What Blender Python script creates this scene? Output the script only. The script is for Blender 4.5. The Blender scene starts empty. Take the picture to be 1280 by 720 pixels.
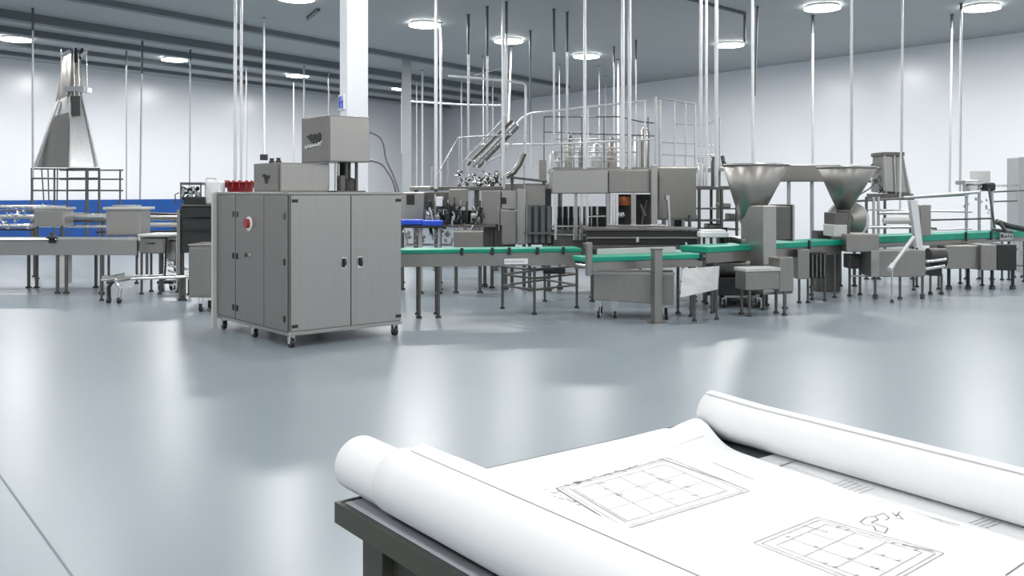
import bpy, math, random
from mathutils import Vector, Matrix
random.seed(7)
FPX, CX, HY, HC = 1150.0, 640.0, 240.0, 1.7      # focal length in px, centre column, horizon row, camera height
CEIL = 6.2
COL = bpy.context.scene.collection
PI = math.pi

def P(px, py, Y):            # pixel + distance -> point
    return Vector(((px-CX)/FPX*Y, Y, HC-(py-HY)/FPX*Y))
def G(px, py, z=0.0):        # pixel on a level plane -> point
    Y = (HC-z)*FPX/(py-HY)
    return Vector(((px-CX)/FPX*Y, Y, z))
def M(px, Y):                # metres for a pixel span
    return px*Y/FPX

# ------------------------------------------------------------------ materials
def nodes(name):
    m = bpy.data.materials.new(name); m.use_nodes = True
    nt = m.node_tree; b = nt.nodes['Principled BSDF']
    return m, nt, b
def noise(nt, scale, detail=3, stretch=None, coord='Object'):
    tc = nt.nodes.new('ShaderNodeTexCoord'); n = nt.nodes.new('ShaderNodeTexNoise')
    n.inputs['Scale'].default_value = scale; n.inputs['Detail'].default_value = detail
    mp = nt.nodes.new('ShaderNodeMapping')
    if stretch: mp.inputs['Scale'].default_value = stretch
    nt.links.new(tc.outputs[coord], mp.inputs['Vector']); nt.links.new(mp.outputs['Vector'], n.inputs['Vector'])
    return n
def ramp(nt, src, a, b, lo=.3, hi=.7):
    r = nt.nodes.new('ShaderNodeValToRGB')
    r.color_ramp.elements[0].color = (*a, 1); r.color_ramp.elements[1].color = (*b, 1)
    r.color_ramp.elements[0].position = lo; r.color_ramp.elements[1].position = hi
    nt.links.new(src, r.inputs['Fac']); return r
def rng(nt, src, a, b):
    r = nt.nodes.new('ShaderNodeMapRange'); r.inputs['To Min'].default_value = a; r.inputs['To Max'].default_value = b
    nt.links.new(src, r.inputs['Value']); return r
def plain(name, col, rough=.5, metal=0.0, var=.06, scale=3, stretch=None, rv=.08, bump=0, coat=0):
    m, nt, b = nodes(name)
    n = noise(nt, scale, 3, stretch)
    lo = tuple(max(0, c*(1-var)) for c in col); hi = tuple(min(1, c*(1+var)) for c in col)
    nt.links.new(ramp(nt, n.outputs['Fac'], lo, hi).outputs['Color'], b.inputs['Base Color'])
    nt.links.new(rng(nt, n.outputs['Fac'], max(0, rough-rv), min(1, rough+rv)).outputs['Result'], b.inputs['Roughness'])
    b.inputs['Metallic'].default_value = metal
    if coat: b.inputs['Coat Weight'].default_value = coat
    if bump:
        bp = nt.nodes.new('ShaderNodeBump'); bp.inputs['Strength'].default_value = bump; bp.inputs['Distance'].default_value = .01
        nt.links.new(n.outputs['Fac'], bp.inputs['Height']); nt.links.new(bp.outputs['Normal'], b.inputs['Normal'])
    return m
def emis(name, col, s):
    m, nt, b = nodes(name)
    b.inputs['Emission Color'].default_value = (*col, 1); b.inputs['Emission Strength'].default_value = s
    b.inputs['Base Color'].default_value = (*col, 1); return m

MT = {
 'steel':  plain('brushed_stainless', (.42,.41,.39), .30, .9, .03, 5, (9,9,.5), .015),
 'steel2': plain('satin_stainless', (.30,.29,.275), .36, .85, .04, 5, (8,8,.5), .05),
 'steel_dk': plain('dull_stainless', (.14,.137,.13), .42, .7, .12, 5),
 'chrome': plain('polished_steel', (.72,.72,.71), .2, .95, .1, 9),
 'pipe':   plain('galvanised_pipe', (.50,.51,.52), .33, .6, .06, 8),
 'pipe_wh': plain('white_pipe', (.66,.67,.69), .35, .3, .04, 8),
 'dark':   plain('dark_rubber', (.02,.021,.022), .5, 0, .2, 6),
 'charcoal': plain('charcoal_panel', (.02,.024,.024), .35, .1, .2, 4),
 'rod_dk': plain('dark_rod', (.10,.115,.12), .5, .3, .1, 6),
 'green':  plain('green_belt', (.0,.27,.175), .42, 0, .1, 4),
 'green_lt': plain('pale_green_belt', (.02,.42,.31), .4, 0, .1, 4),
 'blue':   plain('blue_panel', (.003,.065,.28), .45, 0, .08, 2),
 'blue_b': plain('blue_belt', (.02,.08,.62), .4, 0, .08, 3),
 'red':    plain('red_plastic', (.36,.025,.03), .4, 0, .1, 5),
 'orange': plain('copper_brown', (.38,.12,.05), .4, .4, .3, 9),
 'white':  plain('white_enamel', (.82,.83,.85), .4, 0, .03, 4),
 'offwhite': plain('offwhite_plastic', (.50,.50,.49), .45, 0, .05, 4),
 'paper':  plain('white_paper', (.78,.785,.80), .75, 0, .01, 3),
 'paper_b':plain('bluish_paper', (.86,.88,.93), .75, 0, .01, 3),
 'ink':    plain('graphite_ink', (.12,.12,.125), .8, 0, .4, 40),
 'ink_lt': plain('faint_ink', (.32,.32,.33), .8, 0, .4, 40),
 'tabletop': plain('slate_tabletop', (.035,.05,.058), .4, 0, .1, 4),
 'table':  plain('olive_grey_metal', (.06,.06,.047), .45, .2, .1, 4),
 'wall':   plain('white_wall_panel', (.72,.735,.77), .24, 0, .012, .4, rv=.05),
 'column': plain('white_column_paint', (.80,.82,.87), .4, 0, .02, 1),
 'greycol': plain('grey_column_paint', (.33,.35,.36), .5, 0, .04, 1),
 'ceiling': plain('grey_ceiling', (.35,.375,.38), .6, 0, .05, .5),
 'beam':   plain('grey_beam', (.12,.145,.16), .55, 0, .06, .8),
 'cable':  plain('grey_cable', (.18,.18,.18), .5, 0, .1, 8),
 'seam':   plain('floor_joint_filler', (.12,.15,.17), .5, 0, .1, 8),
 'lamp':   emis('lamp_glow', (1,.99,.96), 14),
 'lamp_rim': plain('lamp_rim', (.6,.62,.63), .4, .3),
}
def floor_mat():
    m, nt, b = nodes('blue_grey_resin_floor')
    n = noise(nt, .5, 2)
    nt.links.new(ramp(nt, n.outputs['Fac'], (.20,.242,.275), (.23,.28,.315), .2, .8).outputs['Color'], b.inputs['Base Color'])
    nt.links.new(rng(nt, n.outputs['Fac'], .27, .37).outputs['Result'], b.inputs['Roughness'])
    b.inputs['IOR'].default_value = 1.6
    return m
MT['floor'] = floor_mat()

# ------------------------------------------------------------------ mesh builder
class Fr:
    def __init__(s, x=0, y=0, z=0, deg=0):
        s.o = Vector((x, y, z)); a = math.radians(deg); s.c, s.s = math.cos(a), math.sin(a)
    def __call__(s, p):
        return Vector((s.o.x+s.c*p[0]-s.s*p[1], s.o.y+s.s*p[0]+s.c*p[1], s.o.z+p[2]))
WORLD = Fr()
class MB:
    def __init__(s, fr=WORLD): s.v=[]; s.f=[]; s.mi=[]; s.sm=[]; s.fr=fr; s.m=0
    def add(s, vs, fs, smooth=False, raw=False):
        k = len(s.v); s.v += [Vector(v) if raw else s.fr(v) for v in vs]
        for f in fs: s.f.append([k+i for i in f]); s.mi.append(s.m); s.sm.append(smooth)
        return s
    HEX = [(0,3,2,1),(4,5,6,7),(0,1,5,4),(1,2,6,5),(2,3,7,6),(3,0,4,7)]
    def bx(s, x0,x1,y0,y1,z0,z1):
        return s.add([(x0,y0,z0),(x1,y0,z0),(x1,y1,z0),(x0,y1,z0),(x0,y0,z1),(x1,y0,z1),(x1,y1,z1),(x0,y1,z1)], s.HEX)
    def hexa(s, bot, top, raw=False): return s.add(list(bot)+list(top), s.HEX, raw=raw)
    def pb(s, x0,x1,y0,y1,Y,d):       # box whose front face covers these pixels at distance Y, d deep
        a = P(x0,y1,Y); b = P(x1,y0,Y); k = s.fr; s.fr = WORLD
        s.bx(a.x,b.x,Y,Y+d,max(a.z,0),b.z); s.fr = k; return s
    def tube(s, pts, r, n=8, raw=False):
        pts = [Vector(p) if raw else s.fr(p) for p in pts]
        rs = r if isinstance(r,(list,tuple)) else [r]*len(pts)
        d0 = (pts[1]-pts[0]).normalized()
        nrm = d0.cross(Vector((0,0,1)))
        if nrm.length < .01: nrm = d0.cross(Vector((1,0,0)))
        nrm.normalize(); vs=[]; prev=d0
        for i,p in enumerate(pts):
            d = (pts[min(i+1,len(pts)-1)]-pts[max(i-1,0)]).normalized()
            nrm = (nrm - d*nrm.dot(d)).normalized(); bi = d.cross(nrm)
            for j in range(n):
                a = 2*PI*j/n; vs.append(p+(nrm*math.cos(a)+bi*math.sin(a))*rs[i])
        fs=[(i*n+j, i*n+(j+1)%n, (i+1)*n+(j+1)%n, (i+1)*n+j) for i in range(len(pts)-1) for j in range(n)]
        s.add(vs, fs, True, True)
        s.add([vs[j] for j in range(n)], [tuple(range(n))[::-1]], False, True)
        s.add([vs[(len(pts)-1)*n+j] for j in range(n)], [tuple(range(n))], False, True)
        return s
    def pt(s, pts, wpx):              # tube through (px, py, Y), width in pixels
        q = [P(*p) for p in pts]; return s.tube(q, M(wpx, sum(p[2] for p in pts)/len(pts))/2, raw=True)
    def lathe(s, cx, cy, prof, n=28, close=True, smooth=True):
        vs=[]; fs=[]
        for r,z in prof:
            for j in range(n):
                a=2*PI*j/n; vs.append((cx+r*math.cos(a), cy+r*math.sin(a), z))
        for i in range(len(prof)-1):
            for j in range(n): fs.append((i*n+j, i*n+(j+1)%n, (i+1)*n+(j+1)%n, (i+1)*n+j))
        s.add(vs, fs, smooth)
        if close:
            s.add(vs[:n],[tuple(range(n))[::-1]]); s.add(vs[-n:],[tuple(range(n))])
        return s
    def build(s, name, mat, parent=None, bev=0, loc=None):
        me = bpy.data.meshes.new(name)
        if parent is not None: base = wloc(parent)
        elif loc is not None: base = Vector(loc)
        else:
            xs=[v.x for v in s.v]; ys=[v.y for v in s.v]
            base = Vector(((min(xs)+max(xs))/2,(min(ys)+max(ys))/2,min(v.z for v in s.v)))
        me.from_pydata([v-base for v in s.v], [], s.f)
        mats = mat if isinstance(mat,(list,tuple)) else [mat]
        for q in mats: me.materials.append(MT[q])
        me.polygons.foreach_set('material_index', s.mi); me.polygons.foreach_set('use_smooth', s.sm); me.update()
        o = bpy.data.objects.new(name, me); COL.objects.link(o)
        if parent is not None: o.parent = parent
        else: o.location = base
        if bev:
            b = o.modifiers.new('bevel','BEVEL'); b.width = bev; b.segments = 2; b.limit_method='ANGLE'; b.angle_limit = math.radians(40)
        return o
def wloc(o):
    v = Vector((0,0,0))
    while o is not None: v += o.location; o = o.parent
    return v
def thing(name, label, cat, loc, group=None):
    o = bpy.data.objects.new(name, None); COL.objects.link(o); o.location = loc; o.empty_display_size=.1
    o['label']=label; o['category']=cat
    if group: o['group']=group
    return o
def tag(o, label, cat, group=None):
    o['label']=label; o['category']=cat
    if group: o['group']=group
    return o
def scatter(t,name,mat,n,X,Yp,D,jx,j0,j1,w):
    for k in range(n):
        x=random.uniform(*X); y=random.uniform(*Yp); d=random.uniform(*D)
        a=P(x,y,d); b=P(x+random.uniform(-jx,jx),y+random.uniform(j0,j1),d)
        if (a-b).length<.03: b=a-Vector((0,0,.06))
        MB().tube([a,b],M(random.uniform(*w),d)/2,raw=True).build(name,mat,t)
def struct(o): o['kind']='structure'; return o
def leg(t, x, y, z1, r=.02, mat='steel2', z0=0, foot=True, fr=WORLD, sq=False, name='leg'):
    m = MB(fr)
    if sq: m.bx(x-r,x+r,y-r,y+r,z0+.05,z1)
    else: m.tube([(x,y,z0+.05),(x,y,z1)], r)
    o = m.build(name, mat, t)
    if foot:
        f = MB(fr).lathe(x,y,[(r*1.8,z0),(r*1.8,z0+.02),(r*.7,z0+.04),(r*.7,z0+.07)],10).build('foot','dark',o)
    return o
def caster(t, x, y, z1, r=.05, fr=WORLD):
    m = MB(fr); m.bx(x-.035,x+.035,y-.03,y+.03,z1-.012,z1); m.bx(x-.03,x-.024,y-.03,y+.03,r*.8,z1-.01); m.bx(x+.024,x+.03,y-.03,y+.03,r*.8,z1-.01)
    o = m.build('caster','chrome',t)
    MB(fr).tube([(x-.02,y,r),(x+.02,y,r)], r, 16).build('wheel','dark',o)
    return o

# ------------------------------------------------------------------ room
LW0 = P(0,72,4.5*FPX/168); CORN = P(556,137,4.5*FPX/103); RW0 = P(1280,40,4.5*FPX/200)
CORN = Vector((CORN.x, CORN.y, 0)); dl = (LW0-CORN); dl.z=0; dl.normalize(); dr = (RW0-CORN); dr.z=0; dr.normalize()
WX = CORN + dl*((-20-CORN.x)/dl.x); EX = CORN + dr*((18-CORN.x)/dr.x)
poly = [(-20,-6),(18,-6),(EX.x,EX.y),(CORN.x,CORN.y),(WX.x,WX.y)]
def slab(name, z0, z1, mat):
    n=5; m=MB(); m.add([(x,y,z0) for x,y in poly]+[(x,y,z1) for x,y in poly],
      [tuple(range(n))[::-1], tuple(range(n,2*n))]+[(i,(i+1)%n,n+(i+1)%n,n+i) for i in range(n)])
    return struct(m.build(name, mat, loc=(0,0,0)))
slab('floor', -.2, 0, 'floor'); slab('ceiling', CEIL, CEIL+.25, 'ceiling')
def wall(name, a, b, z0=0, z1=CEIL, mat='wall', th=.2, off=0):
    a=Vector((a[0],a[1],0)); b=Vector((b[0],b[1],0)); d=(b-a).normalized(); n=Vector((d.y,-d.x,0))
    mid=(Vector((0,15,0))-a); 
    if mid.dot(n)>0: n=-n            # n points out of the room
    a=a-n*off; b=b-n*off
    p=[a,b,b+n*th,a+n*th]; m=MB(); m.hexa([(q.x,q.y,z0) for q in p],[(q.x,q.y,z1) for q in p])
    return struct(m.build(name, mat))
wall('wall_left', WX, CORN); wall('wall_right', CORN, EX); wall('wall_west', poly[0], poly[4]); wall('wall_east', poly[1], poly[2]); wall('wall_south', poly[0], poly[1])
# blue guard band along the foot of the left wall
a = CORN + dl*(CORN-WX).length*.30
wall('trim_1', (WX.x,WX.y), (a.x,a.y), 0.02, 1.42, 'blue', .05, .055)
# panel joints of the right wall: slim cover strips
for k in range(1,8):
    q = CORN.lerp(EX, k/8); q2 = q + dr*.02
# ceiling steps / ducts that run parallel to the left wall
nl = Vector((-dl.y, dl.x, 0)); 
if nl.dot(Vector((0,10,0))-CORN) < 0: nl = -nl
for k,(off,w,h) in enumerate([(1.6,.22,.12),(3.7,.22,.14),(6.0,.28,.17),(8.3,.32,.22),(11.5,.25,.14)]):
    A = WX + nl*off; 
    m = MB(); e = CORN + nl*off + (-dl)*-(.9+off*.45); d = -dl
    A = Vector((-19.9, A.y - (A.x+19.9)*d.y/d.x, 0)) if abs(d.x)>.01 else A
    pts = [A+nl*w/2, A-nl*w/2, e-nl*w/2, e+nl*w/2]
    m.hexa([(q.x,q.y,CEIL-h) for q in pts],[(q.x,q.y,CEIL+.02) for q in pts])
    struct(m.build('trim_%d'%(k+2),'beam'))
# floor joint
j0, j1 = G(0,595), G(90,720); d=(j1-j0).normalized(); n=Vector((d.y,-d.x,0))*.006
A=j0-d*9; B=j1+d*3; m=MB(); m.hexa([A-n-Vector((0,0,.004)),B-n-Vector((0,0,.004)),B+n-Vector((0,0,.004)),A+n-Vector((0,0,.004))],[A-n+Vector((0,0,.0012)),B-n+Vector((0,0,.0012)),B+n+Vector((0,0,.0012)),A+n+Vector((0,0,.0012))])
struct(m.build('trim_8','seam'))

# ------------------------------------------------------------------ lamps
def lamp(x, y, label, group=None, r=.42, power=330, warm=(1,.985,.96)):
    t = thing('ceiling_lamp', label, 'lamp', (x,y,CEIL-.1), group)
    MB().lathe(x,y,[(r-.02,CEIL-.06),(r-.02,CEIL-.03),(r-.05,CEIL-.002)],24).build('housing','lamp_rim',t)
    MB().lathe(x,y,[(r*.7,CEIL-.11),(r,CEIL-.09),(r,CEIL-.061)],24).build('diffuser','lamp',t)
    L = bpy.data.lights.new('lamp_light','AREA'); L.shape='DISK'; L.size=r*1.9; L.energy=power; L.color=warm
    o = bpy.data.objects.new('lamp_light', L); COL.objects.link(o); o.parent=t; o.location=(0,0,-.03)
    return t
vis = [(20,51,'round ceiling lamp farthest left, over the steel hood'),(218,76,'round ceiling lamp second along the left wall row'),(372,96,'round ceiling lamp left of the white column, near the wall'),
 (502,112,'small far ceiling lamp just right of the white column'),(531,33,'ceiling lamp right of the white column, nearest to it overhead'),(636,53,'ceiling lamp above the stair rails'),
 (733,72,'ceiling lamp above the mezzanine railing'),(912,58,'ceiling lamp over the middle, in front of right wall'),(1028,12,'ceiling lamp high above the second hopper'),(1227,12,'ceiling lamp at top right of the hall'),(370,0,'ceiling lamp at the top frame edge left of the white column')]
for px,py,lb in vis:
    p = G(px,py,CEIL-.1); lamp(p.x,p.y,lb,power=390 if py>45 and px<520 else 330)
for x in (-14,-8,-2,4,10,15.5):
    for y in (-3,2,7,12,17):
        lamp(x,y,'ceiling lamp over the near half of the hall, above the frame','ceiling lamps over the near hall',power=130)

# ------------------------------------------------------------------ columns
p=P(434,240,14); t=thing('building_column','white square building column rising behind the tall steel cabinet','column',(p.x,14,0))
f=Fr(p.x,14,0,30)
MB(f).bx(0,.34,0,.34,0,CEIL-.001).build('shaft','column',t,.01)
MB(f).bx(-.03,.37,-.03,.37,0,.12).build('base','white',t,.005)
p2=P(503,240,31); t=thing('building_column','slim grey building column in front of the far left wall','column',(p2.x,31,0))
f2=Fr(p2.x,31,0,10); MB(f2).bx(0,.3,0,.3,0,CEIL-.001).build('shaft','greycol',t); MB(f2).bx(-.04,.34,-.04,.34,0,.15).build('base','greycol',t)
p3=P(1274,240,19.5); t=thing('building_column','short pale grey post at the right edge of the view','post',(p3.x,19.5,0))
z=P(0,196,19.5).z; MB(Fr(p3.x,19.5)).bx(0,.5,0,.5,.03,z).build('shaft','greycol',t,.02); MB(Fr(p3.x,19.5)).bx(-.05,.55,-.05,.55,0,.03).build('base','greycol',t)
# blue and white pictogram sign on the column
c=f((-.012,.2,0)); sg=thing('pictogram_sign','small blue and white pictogram sign on the white column','sign',(c.x,c.y,P(0,136,14).z))
z0=P(0,136,14).z; z1=P(0,117,14).z
MB(f).bx(-.03,-.001,.08,.32,z0,z1).build('sign_plate','white',sg)
b=MB(f)
for (a0,a1,b0,b1) in [(.20,.30,.1,.9),(.10,.17,.05,.6),(.13,.16,.6,.9)]:
    h=z1-z0; b.bx(-.034,-.029,a0,a1,z0+h*b0,z0+h*b1)
b.bx(-.034,-.029,.10,.30,z0+(z1-z0)*.42,z0+(z1-z0)*.55)
b.build('pictogram','blue_b',sg)

# ------------------------------------------------------------------ foreground table
TZ=.9; O=G(418,628,TZ); ang=math.degrees(math.atan2(.604,.797)); TF=Fr(O.x,O.y,0,ang)
def tuv(px,py,z=TZ):
    q=G(px,py,z)-Vector((TF.o.x,TF.o.y,0)); return (q.x*TF.c+q.y*TF.s, -(-q.x*TF.s+q.y*TF.c))   # u to the right-back, v toward the viewer
t=thing('work_table','olive grey metal work table carrying the drawings, bottom right','table',(O.x,O.y,0))
UW, VL = 1.38, 1.75
MB(TF).bx(.012,UW-.012,-VL+.012,-.012,TZ-.03,TZ).build('tabletop','tabletop',t,.002)
m=MB(TF)
for a in [(0,.012,-VL,0),(UW-.012,UW,-VL,0),(.012,UW-.012,-.012,0),(.012,UW-.012,-VL,-VL+.012)]: m.bx(a[0],a[1],a[2],a[3],TZ-.052,TZ+.002)
m.bx(.012,UW-.012,-VL+.012,-.012,TZ-.05,TZ-.031)
m.build('edge_frame','table',t,.001)
m=MB(TF)
for a in [(.05,UW-.05,-.13,-.09),(.05,.09,-VL+.13,-.13),(UW-.09,UW-.05,-VL+.13,-.13),(.05,UW-.05,-VL+.09,-VL+.13)]: m.bx(a[0],a[1],a[2],a[3],TZ-.13,TZ-.052)
m.build('apron','table',t,.001)
for (x,y) in [(.02,-.215),(UW-.12,-.215),(.02,-VL+.02),(UW-.12,-VL+.02)]:
    l=MB(TF).bx(x,x+.1,y,y+.1,.03,TZ-.052).build('leg','table',t,.002)
    MB(TF).bx(x+.01,x+.09,y+.01,y+.09,0,.03).build('foot','dark',l)
m=MB(TF); m.bx(.05,UW-.05,-VL+.03,-VL+.09,.2,.26); m.build('stretcher','table',t)

def strip(m, pts, w, zf, lift=.0016):     # thin ink line following the paper, pts in (u,v)
    for (a,b) in zip(pts,pts[1:]):
        a=Vector(a); b=Vector(b); L=(b-a).length; n=max(1,int(L/.03)); d=(b-a)/L if L else Vector((1,0)); pr=Vector((-d.y,d.x))*w/2
        vs=[];fs=[]
        for i in range(n+1):
            c=a.lerp(b,i/n)
            for s_ in (-1,1):
                q=c+pr*s_; vs.append((q.x,-q.y,zf(q.x,q.y)+lift))
        for i in range(n): fs.append((2*i,2*i+1,2*i+3,2*i+2))
        m.add(vs,fs)
def rectcyl(name, label, cat, u0, v0, u1, v1, r, zb, mat='paper', thick=.0025, turns=2.2, r_in=None, flare=0, group=None, start=-.6):
    """rolled sheet: a spiral cross-section swept along (u0,v0)-(u1,v1), resting at height zb"""
    m=MB(TF); A=Vector((u0,-v0,0)); B=Vector((u1,-v1,0)); d=(B-A).normalized(); s=Vector((d.y,-d.x,0)); L=(B-A).length
    N=int(34*turns); ns=14
    prof=[]
    for i in range(N+1):
        a=start+2*PI*turns*i/N; rr=r-(thick*1.6)*(i/34.0); prof.append((a,rr))
    vs=[];fs=[]
    for k in range(ns+1):
        c=A+d*(L*k/ns); fl=1+flare*max(0,1-k/2.0)
        for a,rr in prof:
            vs.append(c+s*(math.cos(a)*rr)+Vector((0,0,zb+r+math.sin(a)*rr*fl)))
    n=N+1
    for k in range(ns):
        for i in range(N): fs.append((k*n+i,k*n+i+1,(k+1)*n+i+1,(k+1)*n+i))
    m.add(vs,fs,True)
    o=m.build(name,mat)
    sd=o.modifiers.new('paper_thickness','SOLIDIFY'); sd.thickness=thick*.5; sd.offset=-1
    return tag(o,label,cat,group)

# base sheet under everything (pale, seen along the left table edge)
def sheetmesh(name, u0,u1,v0,v1, zf, nu, nv, th=.0006, mat=('paper','ink','ink_lt'), ins=None, uvf=None):
    m=MB(TF)
    vs=[];fs=[]
    for i in range(nu+1):
        for j in range(nv+1):
            u=u0+(u1-u0)*i/nu; v=v0+(v1-v0)*j/nv
            if uvf: u,v=uvf(u,v)
            z=zf(u,v); vs.append((u,-v,z))
    for i in range(nu):
        for j in range(nv): fs.append((i*(nv+1)+j,i*(nv+1)+j+1,(i+1)*(nv+1)+j+1,(i+1)*(nv+1)+j))
    m.add(vs,fs,True)
    base=len(vs)
    m.add([(x,y,z-th) for x,y,z in vs],[f[::-1] for f in fs],True)
    rim=[i*(nv+1) for i in range(nu+1)]+[nu*(nv+1)+j for j in range(1,nv+1)]+[i*(nv+1)+nv for i in range(nu-1,-1,-1)]+[j for j in range(nv-1,0,-1)]
    m.f += [[rim[(k+1)%len(rim)],rim[k],rim[k]+base,rim[(k+1)%len(rim)]+base] for k in range(len(rim))]
    m.mi += [0]*len(rim); m.sm += [False]*len(rim)
    if ins: ins(m)
    return m.build(name,list(mat))
o=sheetmesh('backing_sheet',.02,.95,.02,1.7,lambda u,v:TZ+.0016,4,6,mat=('paper_b',))
tag(o,'pale backing sheet lying flat along the left edge of the work table','paper')

# the lower drawing sheet that shows beside the right roll
def low_ins(m):
    zf=lambda u,v:TZ+.0024
    m.m=1
    def L(p,q,w=.0022): strip(m,[tuv(*p),tuv(*q)],w,zf)
    for k in range(6): L((1092-k*6.5,612-k*2.2),(1072-k*6.5,619-k*2.2),.0018)
    for k in range(4): L((1252-k*7,655-k*2),(1232-k*7,662-k*2),.0018)
    m.m=2
    for k in range(9): L((1000-k*3,576+k*.8),(975-k*2,585+k*.7),.0014)
    L((975,580),(1060,612),.0015); L((985,578),(1075,608),.0015)
    m.m=0
u_a,v_a=tuv(945,576); u_b,v_b=tuv(1000,575)
o=sheetmesh('drawing_sheet',.86,1.33,v_a-.005,1.7,lambda u,v:TZ+.0024,6,6,ins=low_ins)
tag(o,'lower drawing sheet showing hatched lines beside the right paper roll','paper')

# main plan sheet: flat, climbs at left over the rolled edge, back-right corner lifted
_cu,_cv=tuv(872,532)
def main_z(u,v):
    z=TZ+.0042
    if u<.42:                                  # climbs on to the rolled edge
        tt=min(1,max(0,(u-.10)/.28)); z=max(z, z-.004+.165*(1-tt*tt)**1.7)
        d1=.081**2-(u-.094)**2; d2=.058**2-(u-.236)**2
        if d1>0: z=max(z,TZ+.0831+math.sqrt(d1))
        if d2>0: z=max(z,TZ+.0608+math.sqrt(d2))
    k=max(0,min(1,(u-.98)/.23)); dv=(v-.165)/.085      # right edge lifted against the roll end
    z+= .066*k*k*(3-2*k)*math.exp(-dv*dv)
    return z
def main_ins(m):
    zf=lambda u,v: main_z(u,v)
    def UV(p):
        u,v=tuv(*p)
        for _ in range(3): u,v=tuv(p[0],p[1],main_z(u,v))
        return (u,v)
    def L(p,q,w=.0025): strip(m,[UV(p),UV(q)],w,zf)
    def quad(c,s,w):   # rectangle from 4 pixel corners scaled to s in corner coords
        (a,b,cc,d)=c
        def B(x,y): return ((a[0]*(1-x)+b[0]*x)*(1-y)+(d[0]*(1-x)+cc[0]*x)*y, (a[1]*(1-x)+b[1]*x)*(1-y)+(d[1]*(1-x)+cc[1]*x)*y)
        return B
    # plan 1
    c1=((695,611),(835,573),(937,614),(779,663)); B=quad(c1,1,0)
    def box(x0,x1,y0,y1,w):
        q=[B(x0,y0),B(x1,y0),B(x1,y1),B(x0,y1)]
        for k in range(4): L(q[k],q[(k+1)%4],w)
    m.m=2; box(0,1,0,1,.003); box(.03,.97,.035,.965,.002)
    m.m=1
    L(B(0,0),B(0,1),.0025); L(B(.08,.06),B(.08,.9),.002); L(B(.95,.0),B(1,.7),.0025)
    for k in range(22):
        x=random.uniform(.05,.95); L(B(x,-.02+random.uniform(-.015,.02)),B(x+random.uniform(.01,.04),random.uniform(-.02,.03)),.0035)
    m.m=2; box(.1,.9,.1,.88,.0022)
    for x in (.3,.5,.7): L(B(x,.1),B(x,.88),.0018)
    for y in (.36,.6): L(B(.1,y),B(.9,y),.0018)
    m.m=1
    for k in range(12):
        x=random.choice((.3,.5,.7))+random.uniform(-.03,.03); y=random.uniform(.1,.85); L(B(x,y),B(x+.04,y+.03),.0025)
    # dimension scribbles left of plan 1
    for k in range(26):
        y=random.uniform(.02,.75); x=-.02-random.uniform(.0,.10)
        L(B(x,y),B(x+random.uniform(.008,.03),y+random.uniform(.0,.05)),.003)
    m.m=2
    L(B(-.12,-.05),B(-.02,-.0),.002); L(B(-.14,.45),B(-.10,.8),.002)
    for k in range(8):
        y=random.uniform(.3,1.1); L(B(-.17,y),B(-.14,y+.03),.003)
    L((890,578),(942,600),.0025)
    # plan 2
    c2=((942,679),(1022,647),(1180,692),(1096,740)); B=quad(c2,1,0)
    m.m=2; box(0,1,0,1,.0025); box(.05,.95,.04,.96,.0022); box(.12,.9,.12,.88,.002)
    for x in (.36,.62): L(B(x,.12),B(x,.88),.0018)
    for y in (.35,.6): L(B(.12,y),B(.9,y),.002)
    m.m=1; L(B(.72,.03),B(.74,.22),.002); L(B(.94,.7),B(.98,.93),.003)
    for k in range(16):
        y=random.uniform(.05,.9); x=random.choice((.12,.36,.62,.9)); L(B(x,y),B(x+.03,y+.02),.003)
    # little symbol above plan 2
    pts=[(1075,653),(1083,647),(1093,646),(1098,650),(1089,654),(1103,658),(1110,661),(1106,667),(1095,664),(1092,658),(1080,656),(1075,653)]
    for a,b in zip(pts,pts[1:]): L(a,b,.0022)
    for a,b in [((1094,646),(1104,642)),((1104,642),(1112,648)),((1112,648),(1106,651)),((1115,641),(1121,646)),((1122,643),(1128,649)),((1118,648),(1131,650)),((1125,640),(1120,646))]: L(a,b,.002)
    m.m=1; L((1142,640),(1178,652),.0014); L((1165,648),(1200,657),.003)
    m.m=1; L((1257,720),(1280,704),.003)
    m.m=2; L((600,600),(880,532),.0012)
    m.m=0
# the back edge and right edge of the sheet follow the photograph
def main_uv(u,v): return u,v
LB=tuv(600,592)
u_r,_=tuv(945,574)
def uvf(u,v):
    # back edge runs slightly inside the table edge, the right edge is swept back
    vb=.012
    k=max(0,min(1,(.42-u)/.24)); vb+=.20*k*k*(3-2*k)
    v2=vb+(v-.0)*(1.72-vb)/1.72
    ue=1.205-.13*max(0,v2-.2)
    if v2>.3: pass
    return .10+(u-.10)*(ue-.10)/1.01,v2
o=sheetmesh('plan_sheet',.10,1.11,0.0,1.72,main_z,110,64,ins=main_ins,uvf=uvf)
tag(o,'large white floor plan sheet with pencil drawings spread over the work table','paper')
PLAN=o

# rolls
ra=G(453,614,TZ+.004); 
def uvp(p): 
    q=p-Vector((TF.o.x,TF.o.y,0)); return (q.x*TF.c+q.y*TF.s, -(-q.x*TF.s+q.y*TF.c))
rectcyl('paper_roll','tight paper roll sticking out beyond the others at the left table corner','paper roll',.092,-.035,.092,1.66,.074,TZ+.002,turns=2.4)
rectcyl('paper_roll','wider paper roll wrapped around the tight roll, left of plan','paper roll',.094,.175,.094,1.68,.081,TZ+.002,turns=1.02,start=-1.2)
rectcyl('paper_roll','short ended paper roll tucked behind the two left rolls','paper roll',.236,.035,.236,1.66,.058,TZ+.002,turns=2.0)
rectcyl('paper_roll','long white paper roll lying along the right side of the table','paper roll',1.285,.145,1.215,1.6,.067,TZ+.003,turns=2.3,start=1.2,flare=.12)

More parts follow.
